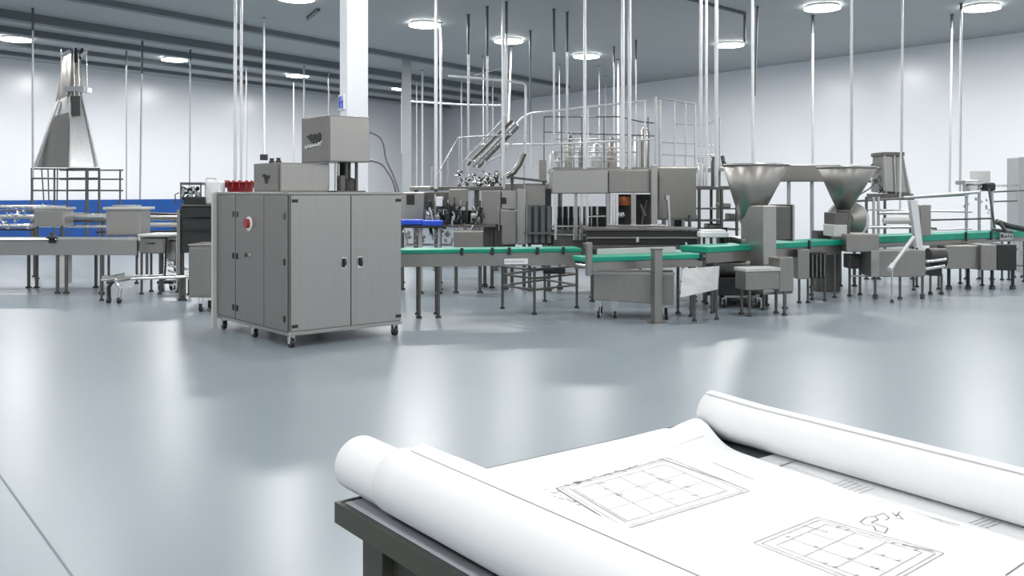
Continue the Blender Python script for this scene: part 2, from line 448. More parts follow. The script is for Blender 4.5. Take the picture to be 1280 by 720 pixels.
# ------------------------------------------------------------------ tall steel cabinet
N=G(361,436); CF=Fr(N.x,N.y,0,40); A_,B_=1.45,1.985
t=thing('steel_cabinet','large stainless steel cabinet on casters with red button and double doors','cabinet',(N.x,N.y,0))
m=MB(CF); m.bx(.008,A_-.008,.008,B_-.008,.15,1.685); m.build('body','steel2',t,.004)
m=MB(CF); m.bx(-.012,A_+.012,-.012,B_+.012,1.672,1.70); m.build('top_panel','steel',t,.004)
m=MB(CF); m.bx(-.006,A_+.006,-.006,B_+.006,.135,.17); m.build('bottom_rim','steel',t,.003)
for (x0,x1,nm) in [(.02,.755,0),(.765,A_-.015,1)]:
    d_=MB(CF).bx(x0,x1,-.014,.006,.185,1.66).build('door','steel',t,.004)
    hx=.665 if nm==0 else .875
    h_=MB(CF).lathe(0,0,[(0.001,0)],3) if False else MB(CF)
    h_.bx(hx-.035,hx+.035,-.022,-.014,.83,.97); h_.build('handle','chrome',d_,.012)
    hh=MB(CF); hh.tube([(hx+(.01 if nm else -.01),-.03,.855),(hx,-.05,.90),(hx,-.045,.945)],[.014,.018,.012],10); hh.bx(hx-.02,hx+.02,-.026,-.02,.86,.95); hh.build('handle_grip','dark',d_,.003)
    for z in (.22,1.585):
        xh = .03 if nm==0 else A_-.09
        MB(CF).bx(xh,xh+.07,-.024,-.013,z,z+.035).build('hinge','dark',d_,.003)
for (y0,y1) in [(.03,.585),(.60,1.365),(1.385,B_-.03)]:
    d_=MB(CF).bx(-.014,.006,y0,y1,.185,1.66).build('side_door','steel2',t,.004)
    if y0==.60:
        MB(CF).tube([(-.014,.98,1.33),(-.024,.98,1.33)],.085,20).build('button_plate','white',d_)
        MB(CF).tube([(-.024,.99,1.335),(-.06,.99,1.335)],.055,20).build('emergency_button','red',d_)
        MB(CF).bx(-.028,-.013,.92,1.12,.955,.985).build('latch','chrome',d_,.004)
        MB(CF).tube([(-.014,1.03,.97),(-.05,1.03,.97)],.025,12).build('knob','steel_dk',d_)
    for z in (.28,1.40,.9):
        yy = y0+.03 if y0<.1 else (y1-.06 if y0<.7 else y0+.03)
        MB(CF).bx(-.026,-.013,yy,yy+.03,z,z+.07).build('hinge','steel_dk' if z>1 else 'dark',d_,.003)
for (x,y) in [(.06,.06),(A_-.06,.06),(.06,B_-.1),(A_-.06,B_-.06),(A_*.5,B_-.06),(.06,B_*.5)]: caster(t,x,y,.136,.05,CF)
MB(CF).bx(-.06,-.008,B_-.045,B_+.01,.0,1.69).build('corner_post','offwhite',t,.003)
# small box on top
c=CF((.58,1.1,1.7)); t=thing('electrical_box','low grey metal box on top of the steel cabinet','box',c)
bz=1.70
MB(CF).bx(.262,.90,.75,1.47,bz,2.045).build('body','steel2',t,.006)
MB(CF).bx(.272,.89,.742,.75,bz+.02,2.03).build('front_cover','steel',t,.002)
MB(CF).bx(.25,.262,.78,1.44,bz+.02,2.02).build('side_cover','steel2',t,.002)
g=MB(CF); 
for (y0,z0,y1,z1) in [(1.0,1.86,1.1,1.9),(1.04,1.84,1.14,1.88),(1.06,1.80,1.12,1.845),(1.12,1.88,1.19,1.915)]:
    g.bx(.243,.25,y0,y1,z0,z1)
g.build('emblem','dark',t)
for y in (1.08,1.26):
    MB(CF).lathe(.4,y,[(.035,2.045),(.035,2.075),(.02,2.085),(.03,2.11)],12).build('cable_gland','dark',t)
# machine head with logo on posts
c=CF((1.07,.9,1.7)); t=thing('mixer_unit','tall square steel machine head with emblem, raised on rods above cabinet','mixer',c)
MB(CF).bx(.79,1.347,.55,1.25,2.06,2.615).build('housing','steel2',t,.008)
MB(CF).bx(.802,1.335,.542,.55,2.075,2.60).build('front_panel','steel',t,.002)
for (x,y) in [(.98,.72),(.98,.95),(1.12,.72),(1.26,.72),(1.12,.95)]:
    MB(CF).tube([(x,y,1.70),(x,y,2.06)],.02,10).build('rod','chrome' if x<1.1 else 'steel_dk',t)
MB(CF).lathe(1.16,.82,[(.13,1.70),(.13,1.86),(.07,1.88),(.07,2.06)],20).build('motor','dark',t)
MB(CF).bx(1.0,1.06,.64,.70,1.70,1.90).build('solenoid','steel_dk',t,.004)
MB(CF).bx(.92,1.32,.60,1.05,1.70,1.715).build('base_plate','steel_dk',t)
em=MB(CF)     # emblem: winged mark with a line of script below
def poly_side(m, pts, x, th=.004):
    n=len(pts); m.add([(x,y,z) for y,z in pts]+[(x-th,y,z) for y,z in pts],[tuple(range(n)),tuple(range(n,2*n))[::-1]]+[(i,(i+1)%n,n+(i+1)%n,n+i) for i in range(n)])
def E(a,b): return (1.22-a*.62, 2.22+b*.20)      # a left-right 0..1 across the side face
poly_side(em,[E(.18,.80),E(.38,.95),E(.52,.80),E(.50,.55),E(.36,.48),E(.30,.62)],.788)
poly_side(em,[E(.50,.95),E(.62,.85),E(.72,1.0),E(.78,.8),E(.74,.45),E(.62,.38),E(.55,.52)],.788)
poly_side(em,[E(.34,.44),E(.5,.5),E(.66,.34),E(.5,.28)],.788)
em.build('emblem','dark',t)
sc=MB(CF); pr=[E(.10,.0),E(.16,.25),E(.20,.05),E(.26,.28),E(.30,.10),E(.36,.30),E(.40,.12),E(.46,.32),E(.50,.16),E(.57,.34),E(.60,.2),E(.68,.38),E(.74,.3),E(.8,.42)]
sc.tube([(.786,y,z) for y,z in pr],.008,6); sc.tube([(.786,)+E(.10,.12),(.786,)+E(.76,.24)],.006,6)
sc.build('script_mark','white',t)
# cables from head to cabinet rear
def cable(label,pts,r=.012):
    # catmull-rom through points
    q=[Vector(p) for p in pts]; out=[]
    q=[q[0]*2-q[1]]+q+[q[-1]*2-q[-2]]
    for i in range(1,len(q)-2):
        for k in range(8):
            s=k/8; out.append(.5*((2*q[i])+(q[i+1]-q[i-1])*s+(2*q[i-1]-5*q[i]+4*q[i+1]-q[i+2])*s*s+(-q[i-1]+3*q[i]-3*q[i+1]+q[i+2])*s**3))
    out.append(q[-2]); m=MB(); m.tube(out,r,8,raw=True); o=m.build('hanging_cable','cable'); tag(o,label,'cable'); return o
cable('upper grey cable arching from machine head down behind the steel cabinet',[CF((1.347,.9,2.5)),P(475,172,11.6),P(483,200,11.6),P(492,220,11.6),P(499,246,11.6),P(500,300,11.7)])
cable('lower grey cable looping from machine head foot over the cabinet rear',[CF((1.347,.95,2.12)),P(472,203,11.55),P(484,214,11.55),P(493,232,11.55),P(495,250,11.6)])

# ------------------------------------------------------------------ conveyors
def conv(name,label,A,B,z,w,hb,hf,legs,belt='green',fmat='steel2',joints=(),group=None,cleat=True):
    """A,B: near edge on the plan (x,y); z: top; hb belt edge height; hf frame height"""
    A=Vector((A[0],A[1],0)); B=Vector((B[0],B[1],0)); d=B-A; L=d.length; fr=Fr(A.x,A.y,0,math.degrees(math.atan2(d.y,d.x)))
    t=thing(name,label,'conveyor',(A.x,A.y,0),group)
    MB(fr).bx(0,L,-.01,w+.01,z-hb,z).build('belt',belt,t,.01)
    MB(fr).bx(.01,L-.01,.02,.05,z-hb-hf,z-hb).build('side_rail',fmat,t,.003)
    MB(fr).bx(.01,L-.01,w-.05,w-.02,z-hb-hf,z-hb).build('side_rail',fmat,t,.003)
    n=max(2,int(L/.5)); m=MB(fr)
    for i in range(n+1):
        x=.03+(L-.06)*i/n; m.tube([(x,.05,z-hb-.05),(x,w-.05,z-hb-.05)],.02)
    m.build('rollers','chrome',t)
    for x in joints: MB(fr).bx(x*L-.02,x*L+.02,-.035,.0,z-hb-.03,z+.02).build('clamp','dark',t,.004)
    for x in legs:
        for y in (.035,w-.035): leg(t,x*L,y,z-hb-hf,.022,'steel_dk',fr=fr)
        MB(fr).tube([(x*L,.035,.3),(x*L,w-.035,.3)],.012).build('cross_bar','steel_dk',t)
    return t,fr,L
A=P(490,0,12.3); B=P(727,0,12.7)
t,fr,L=conv('belt_conveyor','green belt conveyor running right from the steel cabinet',(A.x,A.y),(B.x,B.y),.925,.45,.052,.18,[.14,.24],joints=(.36,.52,.61,.76,.90))
MB(fr).bx(L*.585,L*.71,-.002,.02,.715,.79).build('label_plate','white',t)
g=MB(fr)
for k in range(9): g.bx(L*.59+k*.03,L*.59+k*.03+.02,-.004,-.001,.745,.755)
g.build('label_print','steel_dk',t)
# support stand under that conveyor
def stand(name,label,cat,corners,z1,rails,mat='steel_dk',r=.02,tray=None):
    c=sum(corners,Vector((0,0,0)))/len(corners); t=thing(name,label,cat,(c.x,c.y,0))
    for q in corners: leg(t,q.x,q.y,z1,r,mat)
    for z in rails:
        for a,b in zip(corners,corners[1:]+corners[:1]):
            MB().tube([(a.x,a.y,z),(b.x,b.y,z)],r*.8).build('rail',mat,t)
    if tray:
        m=MB(); m.hexa([(q.x,q.y,tray) for q in corners],[(q.x,q.y,tray+.03) for q in corners]); m.build('shelf','steel2',t)
    return t
cs=[G(668,393),G(721,385),G(681,377),G(628,386)]
stand('support_stand','square steel stand beneath the right end of the green conveyor','stand',cs,.66,(.62,.50,.34))
m=MB(); m.bx(cs[1].x-.5,cs[1].x-.18,cs[1].y-.25,cs[1].y-.0,.52,.60); o=m.build('control_box','charcoal',None,.01); tag(o,'small black control box on the stand under the green conveyor','control box')
# middle section
A=P(733,0,11.9); B=P(880,0,12.6)
t,fr,L=conv('belt_conveyor','middle green belt conveyor in front of the black trough machine',(A.x,A.y),(B.x,B.y),.855,.4,.065,.11,[.9],belt='green',joints=(.97,))
MB(fr).bx(-.02,.06,-.06,-.0,.62,1.05).build('end_plate','steel2',t,.01)
MB(fr).bx(.22*L,.9*L,.42,.46,.8,.93).build('splash_guard','offwhite',t,.003)
# big square post in front
q=G(820,403); t=thing('square_post','thick square steel post standing before the middle green conveyor','post',(q.x,q.y,0)); fr=Fr(q.x,q.y-.05,0,25)
MB(fr).bx(-.06,.06,-.05,.05,.012,.95).build('post','steel2',t,.006); MB(fr).bx(-.1,.1,-.09,.09,0,.012).build('base_plate','steel2',t); MB(fr).bx(-.065,.065,-.055,.055,.95,.965).build('cap','steel_dk',t)
# collecting bin under the middle section
q=P(742,0,12.35); fr=Fr(q.x,12.35,0,-9)
t=thing('collecting_bin','wide stainless collecting bin below the middle green conveyor','bin',(q.x,12.35,0))
w=M(100,12.2)
m=MB(fr); m.hexa([(.0,0,.25),(w,.0,.2),(w,.7,.2),(0,.7,.25)],[(0,0,.61),(w,0,.61),(w,.7,.61),(0,.7,.61)]); m.build('tub','steel2',t,.008)
MB(fr).bx(-.015,w+.015,-.015,.02,.60,.635).build('rim','steel',t,.003)
for x,y in ((.06,.08),(.28,.12),(w-.1,.08),(w-.1,.6),(.06,.6)): caster(t,x,y,.235 if x<.5 else .22,.045,fr)
# sloped chute right of post
t=thing('discharge_chute','pale sheet metal discharge chute right of the square post','chute',G(880,385))
a,b,c2,d2=P(853,336,12.0),P(898,333,12.2),P(896,362,11.9),P(850,372,11.7)
off=Vector((.03,.05,.0)); m=MB(); m.hexa([a,b,c2,d2],[a+off,b+off,c2+off,d2+off],raw=True); m.build('chute_plate','pipe',t,.004)
for qq in (P(868,0,12.1),P(896,0,12.25),P(890,0,12.9)): leg(t,qq.x,qq.y,.62,.018,'steel_dk')

# right section of the line
A=P(884,0,12.9); B=P(1053,0,14.85)
t,fr,L=conv('belt_conveyor','green belt conveyor passing under the two hoppers',(A.x,A.y),(B.x,B.y),.93,.5,.085,.15,[.06,.35,.95],joints=(.38,.72),fmat='steel2')
A=P(1098,0,15.2); B=P(1300,0,17.6)
t,fr2,L2=conv('belt_conveyor','far right green belt conveyor ending at the view edge',(A.x,A.y),(B.x,B.y),.97,.5,.115,.08,[.35,.62,.9],joints=(.5,.66),fmat='steel2')
MB(fr2).bx(L2*.715,L2*.80,-.03,-.01,.82,.96).build('number_plate','offwhite',t)
g=MB(fr2)
for k,(a,b) in enumerate([(.72,.735),(.742,.76),(.768,.772),(.78,.793)]):
    g.bx(L2*a,L2*b,-.034,-.029,.86,.92 if k%2==0 else .89)
g.build('number_mark','dark',t)

# ------------------------------------------------------------------ hoppers
def hopper(label,xl,xr,yr,bl,br,yb,yo,Y):
    c=P((xl+xr)/2,0,Y); cb=P((bl+br)/2,0,Y); R=M(xr-xl,Y)/2; r=M(br-bl,Y)/2; zt=P(0,yr,Y).z; zb=P(0,yb,Y).z; zo=P(0,yo,Y).z
    t=thing('hopper',label,'hopper',(cb.x,Y,0)); n=32
    # faceted cone, lower end shifted to its outlet
    vs=[];fs=[]; prof=[(R,zt,c.x),(r,zb,cb.x)]
    for rr,z,cx in prof:
        for j in range(n): a=2*PI*j/n; vs.append((cx+rr*math.cos(a),Y+rr*math.sin(a),z))
    for j in range(n): fs.append((j,n+j,n+(j+1)%n,(j+1)%n))
    m=MB(); m.add(vs,fs,True); o=m.build('cone','steel2',t); sd=o.modifiers.new('t','SOLIDIFY'); sd.thickness=.012; sd.offset=1
    m=MB(); m.lathe(c.x,Y,[(R,zt-.02),(R+.02,zt-.02),(R+.02,zt+.012),(R-.01,zt+.012)],n,False); m.build('rim','steel',t)
    m=MB(); m.lathe(cb.x,Y,[(r,zo),(r,zb+.01)],20); m.lathe(cb.x,Y,[(r*1.25,zb-.04),(r*1.25,zb+.0)],20); m.build('outlet','steel_dk',t)
    return t,c,cb,zo
h1,_,hc1,hz1=hopper('left steel cone hopper, the larger of two above the green conveyor',905,984,206,929,943,286,298,13.7)
m=MB(); m.bx(hc1.x-.18,hc1.x+.30,14.22,14.5,.0,hz1); m.bx(hc1.x-.14,hc1.x+.14,13.55,14.22,hz1-.05,hz1); m.build('pedestal','steel2',h1,.01)
m=MB(); m.bx(hc1.x-.30,hc1.x-.19,14.25,14.35,.0,1.15); m.build('bracket','dark',h1)
m=MB(); m.tube([P(905,206,13.7),P(903,196,13.8)],.03,raw=True); m.tube([P(903,200,13.7),P(915,212,13.5)],.012,raw=True); m.build('rim_fitting','dark',h1)
h2,_,hc2,hz2=hopper('right steel cone hopper, second above the green conveyor',1024,1094,209,1047,1062,262,292,15.0)
m=MB(); m.pb(1043,1060,266,281,14.85,.5); m.build('dosing_head','steel_dk',h2,.01)
m=MB(); m.pb(1042,1059,281,296,14.8,.5); m.build('dosing_base','offwhite',h2,.01)
m=MB(); m.bx(hc2.x-.2,hc2.x+.2,15.72,15.98,0,hz2+.02); m.bx(hc2.x-.1,hc2.x+.1,14.95,15.72,hz2-.04,hz2); m.build('pedestal','steel_dk',h2,.01)
# duct between hoppers
t=thing('support_duct','grey rectangular duct spanning behind the two hoppers','duct',P(1004,0,15.9)*1)
t.location.z=0
m=MB(); m.pb(962,1052,206,227,16.2,.4); m.build('duct','steel2',t,.02)
for px in (986,1015): q=P(px,0,16.35); leg(t,q.x,q.y,P(0,227,16.2).z,.035,'pipe')
# pillar cabinet between the hoppers
t=thing('pillar_cabinet','narrow upright steel cabinet standing between the two hoppers','cabinet',P(965,0,13.3)*1); t.location.z=0
q0=P(954,0,13.2); fr=Fr(q0.x,13.2,0,25)
w=M(21,13.3); MB(fr).bx(0,w,0,.5,.22,P(0,257,13.2).z).build('upright','steel',t,.01)
w2=w+M(26,13.4); MB(fr).bx(w,w2,.03,.5,P(0,300,13.3).z,P(0,258,13.2).z).build('side_box','steel_dk',t,.01)
MB(fr).bx(w2,w2+.04,.0,.5,P(0,302,13.3).z,P(0,256,13.2).z).build('end_plate','steel',t,.004)
MB(fr).bx(0,.5,-.012,.0,.62,.66).build('seam','steel_dk',t)
for (x,y) in ((.05,.05),(w+.2,.05),(.05,.45),(w+.2,.45)): leg(t,x,y,.24,.025,'steel_dk',fr=fr)
MB(fr).bx(0,w+.3,.0,.5,.22,.26).build('plinth','steel_dk',t)
# guard box low in front
t=thing('guard_box','low angled steel guard box on legs below the left hopper','guard',G(955,380)); q=P(932,0,12.5); fr=Fr(q.x,12.5,0,14)
w=M(47,12.5); z0,z1=P(0,363,12.5).z,P(0,340,12.5).z
MB(fr).bx(0,w,0,.30,z0,z1).build('body','steel2',t,.01)
MB(fr).bx(-.01,w+.01,-.02,.32,z1,z1+.05).build('top_cap','offwhite',t,.01)
MB(fr).bx(w,w+.22,.0,.3,z0-.03,P(0,322,12.6).z).build('end_panel','steel2',t,.01)
for x,y in ((.08,.04),(.08,.26),(w+.1,.04),(w+.1,.26)): leg(t,x,y,z0+.01,.022,'steel_dk',fr=fr)
# rounded trough under belt 882-950
t=thing('drip_trough','rounded steel drip trough under the green belt left of hopper outlet','trough',P(915,0,13.3)*1); t.location.z=0
q=P(886,0,13.5); m=MB(); x0,x1=P(884,0,13.4).x,P(952,0,13.4).x; n=10; vs=[]
for xx in (x0,x1):
    for k in range(n+1):
        a=PI*k/n; vs.append((xx,13.75-.30*math.cos(a),.70-.27*math.sin(a)))
fs=[(k,k+1,n+2+k,n+1+k) for k in range(n)]+[tuple(range(n+1)),tuple(range(n+1,2*n+2))[::-1],(0,n+1,2*n+1,n)]
m.add(vs,fs,True); m.build('trough','steel2',t)
m=MB(); m.bx(x0+.02,x1-.05,13.5,14.0,.18,.44); m.build('drive_box','charcoal',t,.01)
for x,y in ((x0+.1,13.55),(x1-.12,13.55),(x0+.1,13.95),(x1-.12,13.95)): leg(t,x,y,.2,.02,'steel_dk')
t=thing('wheeled_frame','low wheeled steel frame in front of the drip trough','frame',G(930,386))
a=[G(905,384),G(948,384),G(950,373),G(908,372)]
for q in a: caster(t,q.x,q.y,.14,.04)
m=MB(); m.hexa([(q.x,q.y,.14) for q in a],[(q.x,q.y,.19) for q in a]); m.build('deck','steel',t)
# drive bay beyond
t=thing('drive_cabinet','grey and black drive cabinet below the belt right of pillar cabinet','cabinet',P(1010,0,14.2)*1); t.location.z=0
m=MB(); m.pb(997,1012,312,349,14.0,.4); m.build('grey_panel','steel2',t,.01)
m=MB(); m.pb(1012.2,1033,316,348,14.25,.4); m.build('black_bay','charcoal',t,.01)
for px in (1015,1020,1025,1030): 
    m=MB(); m.pb(px,px+2,318,347,14.2,.04); m.build('rib','steel_dk',t)
for px,Y in ((999,14.1),(1010,14.1),(1031,14.35),(1015,14.5)): q=P(px,0,Y); leg(t,q.x,q.y,.42,.02,'steel_dk')
# L shaped housing
t=thing('machine_housing','L shaped stainless machine housing right of the second hopper','machine',P(1110,0,14.9)*1); t.location.z=0
m=MB(); m.pb(1058,1099,293,315,14.6,.7); m.build('upper_housing','steel2',t,.012)
m=MB(); m.pb(1090,1157,313.2,346,14.6,.5); m.build('lower_housing','steel2',t,.012)
m=MB(); m.pb(1089,1099,313.2,346,14.57,.03); m.build('corner_strip','steel',t,.004)
m=MB(); m.pb(1062,1088,318,336,15.1,.3); m.build('gearbox','steel_dk',t,.02)
for px,Y in ((1094,14.65),(1125,14.65),(1153,14.65),(1094,15.05),(1153,15.05),(1062,15.0),(1075,15.2)): 
    q=P(px,0,Y); leg(t,q.x,q.y,.36 if px>1080 else .55,.022,'steel_dk')
m=MB(); m.tube([P(1062,345,15.0),P(1153,345,14.7)],.015,raw=True); m.build('tie_bar','pipe',t)
# slanted bracket and chute
t=thing('slanted_arm','pale slanted bracket arm hanging off the belt beside the chute','bracket',G(1116,362))
m=MB(); m.tube([P(1142,296,14.35),P(1114,334,14.2)],.035,4,raw=True); m.tube([P(1116,331,14.2),P(1112,337,14.1)],.04,8,raw=True); m.build('arm','pipe_wh',t)
q=P(1115,0,14.2); leg(t,q.x,q.y,P(0,334,14.2).z,.016,'chrome')
t=thing('vertical_chute','pale vertical feed chute with steel side box over right belt','chute',P(1150,0,14.9)*1); t.location.z=0
a=[P(1138,250,14.5),P(1147,250,14.5),P(1154,310,14.5),P(1146,310,14.5)]; o2=Vector((0,.12,0))
m=MB(); m.hexa(a,[x+o2 for x in a],raw=True); m.build('chute','pipe_wh',t,.004)
m=MB(); m.pb(1151,1164,256,295,14.8,.3); m.build('side_box','steel2',t,.01)
q=P(1160,0,15.35); MB().tube([(q.x,15.06,1.1),(q.x,15.3,1.1),(q.x,15.4,1.0)],.02).build('arm','steel_dk',t); leg(t,q.x,15.9,1.05,.02,'steel_dk'); MB().tube([(q.x,15.4,1.0),(q.x,15.9,1.0)],.02).build('arm','steel_dk',t)
# far housing
t=thing('machine_housing','wide low steel housing under the far right conveyor','machine',P(1215,0,16.1)*1); t.location.z=0
m=MB(); m.pb(1181,1226,307,336,15.9,.6); m.build('front_panel','steel2',t,.012)
m=MB(); m.pb(1226.3,1246,306,338,15.8,.7); m.build('end_panel','steel2',t,.012)
m=MB(); m.pb(1246.3,1271,306,338,16.0,.6); m.build('black_panel','charcoal',t,.012)
for px in (1186,1210,1240,1266):
    for Y in (16.1,16.45): q=P(px,0,Y); leg(t,q.x,q.y,.4,.03,'dark')
t=thing('pump_unit','dark pump unit with steel pipes between the two right housings','pump',P(1172,0,15.3)*1); t.location.z=0
m=MB(); a=P(1160,322,15.3); b=P(1180,322,15.3); m.tube([a,b],.16,14,raw=True); m.build('motor','dark',t)
m=MB(); m.tube([P(1157,336,15.2),P(1180,332,15.2)],.04,raw=True); m.tube([P(1158,327,15.1),P(1183,324,15.1)],.03,raw=True); m.build('pipe','chrome',t)
m=MB(); m.pb(1162,1178,330,345,15.2,.3); m.build('base','charcoal',t,.01)
for px,Y in ((1163,15.25),(1177,15.25),(1163,15.45),(1177,15.45)): q=P(px,0,Y); leg(t,q.x,q.y,.32,.02,'steel_dk')
# twin feet near far right
t=thing('tripod_stand','thin chromed stand at far right under the belt','stand',G(1272,345))
for px in (1268,1277): q=G(px,347); leg(t,q.x,q.y,P(0,305,16).z,.02,'chrome')
m=MB(); m.tube([P(1268,315,18.0),P(1278,308,18.0)],.03,raw=True); m.build('cross_bar','chrome',t)

# vessel with conical skirt
t=thing('steel_vessel','steel vessel with a sloping side rising behind the second hopper','vessel',P(1120,0,18.5)*1); t.location.z=0
Y=18.5
a=[P(1105,240,Y),P(1140,243,Y)]; tp=[P(1104,194,Y),P(1130,194,Y)]
m=MB(); dd=.7
m.hexa([a[0],a[1],a[1]+Vector((0,dd,0)),a[0]+Vector((0,dd,0))],[tp[0],tp[1],tp[1]+Vector((0,dd*.8,0)),tp[0]+Vector((0,dd*.8,0))],raw=True); m.build('body','steel',t,.03)
m=MB(); m.pb(1103,1131,190,195,Y-.02,.6); m.build('lid','steel_dk',t,.01)
for px in (1106,1118,1129): m=MB(); m.pt([(px,194,Y-.04),(px+ (2 if px<1129 else 8),242,Y-.04)],1.6); m.build('rib','chrome',t)
m=MB(); m.pt([(1126,190,Y-.1),(1125,262,Y-.1)],2.6); m.build('drain_pipe','pipe_wh',t)
m=MB(); m.pb(1102,1142,242,250,Y,.8); m.build('deck','steel_dk',t,.01)
for px in (1106,1138):
    for dy in (.1,.7): q=P(px,0,Y+dy); leg(t,q.x,q.y,P(0,247,Y).z,.03,'steel_dk')
scatter(t,'valve_fitting','steel_dk',16,(1088,1103),(208,242),(Y,Y+.5),5,-6,6,(2,5))
MB().pt([(1103,215,Y+.2),(1088,235,Y+.2),(1075,243,Y+.2)],2).build('hose','steel_dk',t)

# drum between
t=thing('horizontal_drum','horizontal steel drum lying behind the second hopper','drum',P(1070,0,16.6)*1); t.location.z=0
m=MB(); m.tube([P(1058,275,16.2),P(1062,275,17.0)],[M(24,16.5),M(24,16.5)],24,raw=True); m.build('drum','chrome',t)
m=MB(); m.tube([P(1057,275,16.1),P(1058,275,16.2)],[M(10,16),M(24,16)],24,raw=True); m.build('drum_end','steel2',t)
for px in (1050,1068): q=P(px,0,16.6); leg(t,q.x,q.y,1.05,.03,'steel_dk')

# tubular frame of the packing machine right
t=thing('packing_frame','long tubular steel packing frame running to the right edge','machine frame',P(1180,0,18)*1); t.location.z=0
Y=17.9
for px in (1083,1092,1098,1141,1208,1224,1240): q=P(px,0,Y); leg(t,q.x,Y,P(0,232 if px>1200 else 246,Y).z,.03,'pipe' if px%2==0 else 'steel_dk')
for (pts,w,mt) in [([(1060,252,Y),(1210,243,Y)],3,'steel_dk'),([(1130,247,Y-.3),(1225,240,Y-.3)],4,'pipe'),([(1083,262,Y),(1215,265,Y)],2.4,'pipe'),([(1160,275,Y-.2),(1240,273,Y-.2)],2.5,'steel_dk'),
      ([(1160,288,Y-.2),(1215,286,Y-.2)],2,'pipe'),([(1070,284,Y-.4),(1140,284,Y-.4)],4,'chrome'),([(1098,266,Y-.3),(1136,266,Y-.3)],5,'chrome'),([(1104,276,Y-.3),(1137,276,Y-.3)],8,'offwhite'),
      ([(1205,232,Y),(1275,232,Y)],2.5,'chrome'),([(1240,240,Y),(1280,238,Y)],2,'steel_dk'),([(1242,252,Y),(1272,251,Y)],2,'steel_dk'),([(1272,230,Y),(1272,253,Y)],2,'pipe'),([(1236,235,Y-.2),(1244,290,Y-.2)],3,'steel_dk')]:
    m=MB(); m.pt(pts,w); m.build('rail',mt,t)
m=MB(); m.pb(1206,1238,225,231,Y-.1,.4); m.pb(1212,1222,231,240,Y-.15,.3); m.build('drive_head','chrome',t,.02)
m=MB(); m.pb(1234,1246,228,239,Y-.2,.4); m.build('black_motor','dark',t,.05)
scatter(t,'fitting','chrome',20,(1206,1238),(232,262),(17.8,18.0),4,-7,7,(1.5,3.5))
m=MB(); m.pb(1214,1238,214,226,Y+.3,.05); m.build('clear_guard','offwhite',t)
# dark inclined roller arm at far right
t=thing('roller_arm','dark inclined roller arm above the belt at the right edge','arm',P(1262,0,16.9)*1); t.location.z=0
m=MB(); m.pt([(1245,277,16.9),(1262,283,16.9),(1282,287,16.9)],7); m.build('arm','charcoal',t)
m=MB(); m.pt([(1248,276,16.7),(1258,290,16.7)],5); m.pt([(1240,287,16.8),(1266,290,16.8)],4); m.build('bracket','steel_dk',t)
q=P(1256,0,17.9); leg(t,q.x,17.75,P(0,292,17.75).z,.025,'steel_dk'); m=MB(); m.tube([(q.x,17.75,P(0,292,17.75).z),P(1256,286,16.9)],.03); m.build('strut','steel_dk',t)

# ------------------------------------------------------------------ middle of hall: filling machine
Y=15.6
t=thing('filling_machine','large filling machine with steel hood boxes behind the black trough','machine',P(780,0,Y)*1); t.location.z=0
m=MB(); m.pb(690,760,212,242,Y,1.2); m.build('left_hood','steel',t,.015)
m=MB(); m.pb(760.5,822,212,241,Y+.25,1.0); m.build('middle_hood','steel2',t,.015)
m=MB(); m.pb(822.5,871,208,275,Y+.7,.9); m.build('right_tank','steel2',t,.03)
m=MB(); m.pb(814,822,206,290,Y+.1,.12); m.build('front_upright','steel',t,.006)
for px,w in ((693,3),(718,4),(726,3),(733,3),(758,4),(766,3),(770,3),(789,6)):
    m=MB(); m.pb(px,px+w,242,300,Y+.1,.06); m.build('upright','steel' if w>3 else 'chrome',t)
m=MB(); m.pb(694,758,258,300,Y+.9,.2); m.build('machine_bed','charcoal',t,.02)
for k in range(8):
    x=696+k*7.2; Yk=Y+.35+.2*math.sin(k*1.3); m=MB(); m.pt([(x,258,Yk),(x,272,Yk)],3.2); m.pt([(x,272,Yk),(x,286,Yk)],1.8); m.pt([(x,286,Yk),(x,300,Yk)],4.2); m.build('nozzle','chrome',t)
m=MB(); m.pt([(688,283,Y+.2),(735,283,Y+.2)],3); m.pt([(688,293,Y+.2),(735,294,Y+.2)],2.4); m.pt([(735,271,Y+.2),(760,270,Y+.2)],2.5); m.build('guide_rail','chrome',t)
m=MB(); m.pb(771,789,243,280,Y+.75,.2); m.build('dark_bay','dark',t)
m=MB(); m.pb(793,813,243,280,Y+.75,.2); m.build('dark_bay','dark',t)
m=MB(); m.lathe(P(779,0,Y+.5).x,Y+.5,[(.12,P(0,257,Y).z),(.14,P(0,252,Y).z),(.12,P(0,246,Y).z)],14); m.build('copper_motor','orange',t)
m=MB(); m.lathe(P(776,0,Y+.5).x,Y+.5,[(.05,P(0,273,Y).z),(.09,P(0,270,Y).z),(.05,P(0,266,Y).z)],14); m.build('bowl','chrome',t)
m=MB(); m.pt([(800,256,Y+.5),(806,270,Y+.5)],5); m.pt([(808,250,Y+.5),(802,280,Y+.5)],3); m.build('linkage','steel_dk',t)
m=MB(); m.pb(760,832,281,287,Y-.05,.5); m.build('front_deck','chrome',t,.01)
m=MB(); m.pb(690,835,287,330,Y+.3,.9); m.build('lower_body','steel_dk',t,.02)
m=MB(); m.pt([(835,245,Y+.2),(837,286,Y+.2)],4); m.pt([(834,250,Y+.2),(834,244,Y+.2)],6); m.build('side_valve','chrome',t)
for px in (700,760,820,862):
    for dy in (.5,1.0): q=P(px,0,Y+dy); leg(t,q.x,q.y,1.3 if px>850 else .5,.03,'steel_dk')
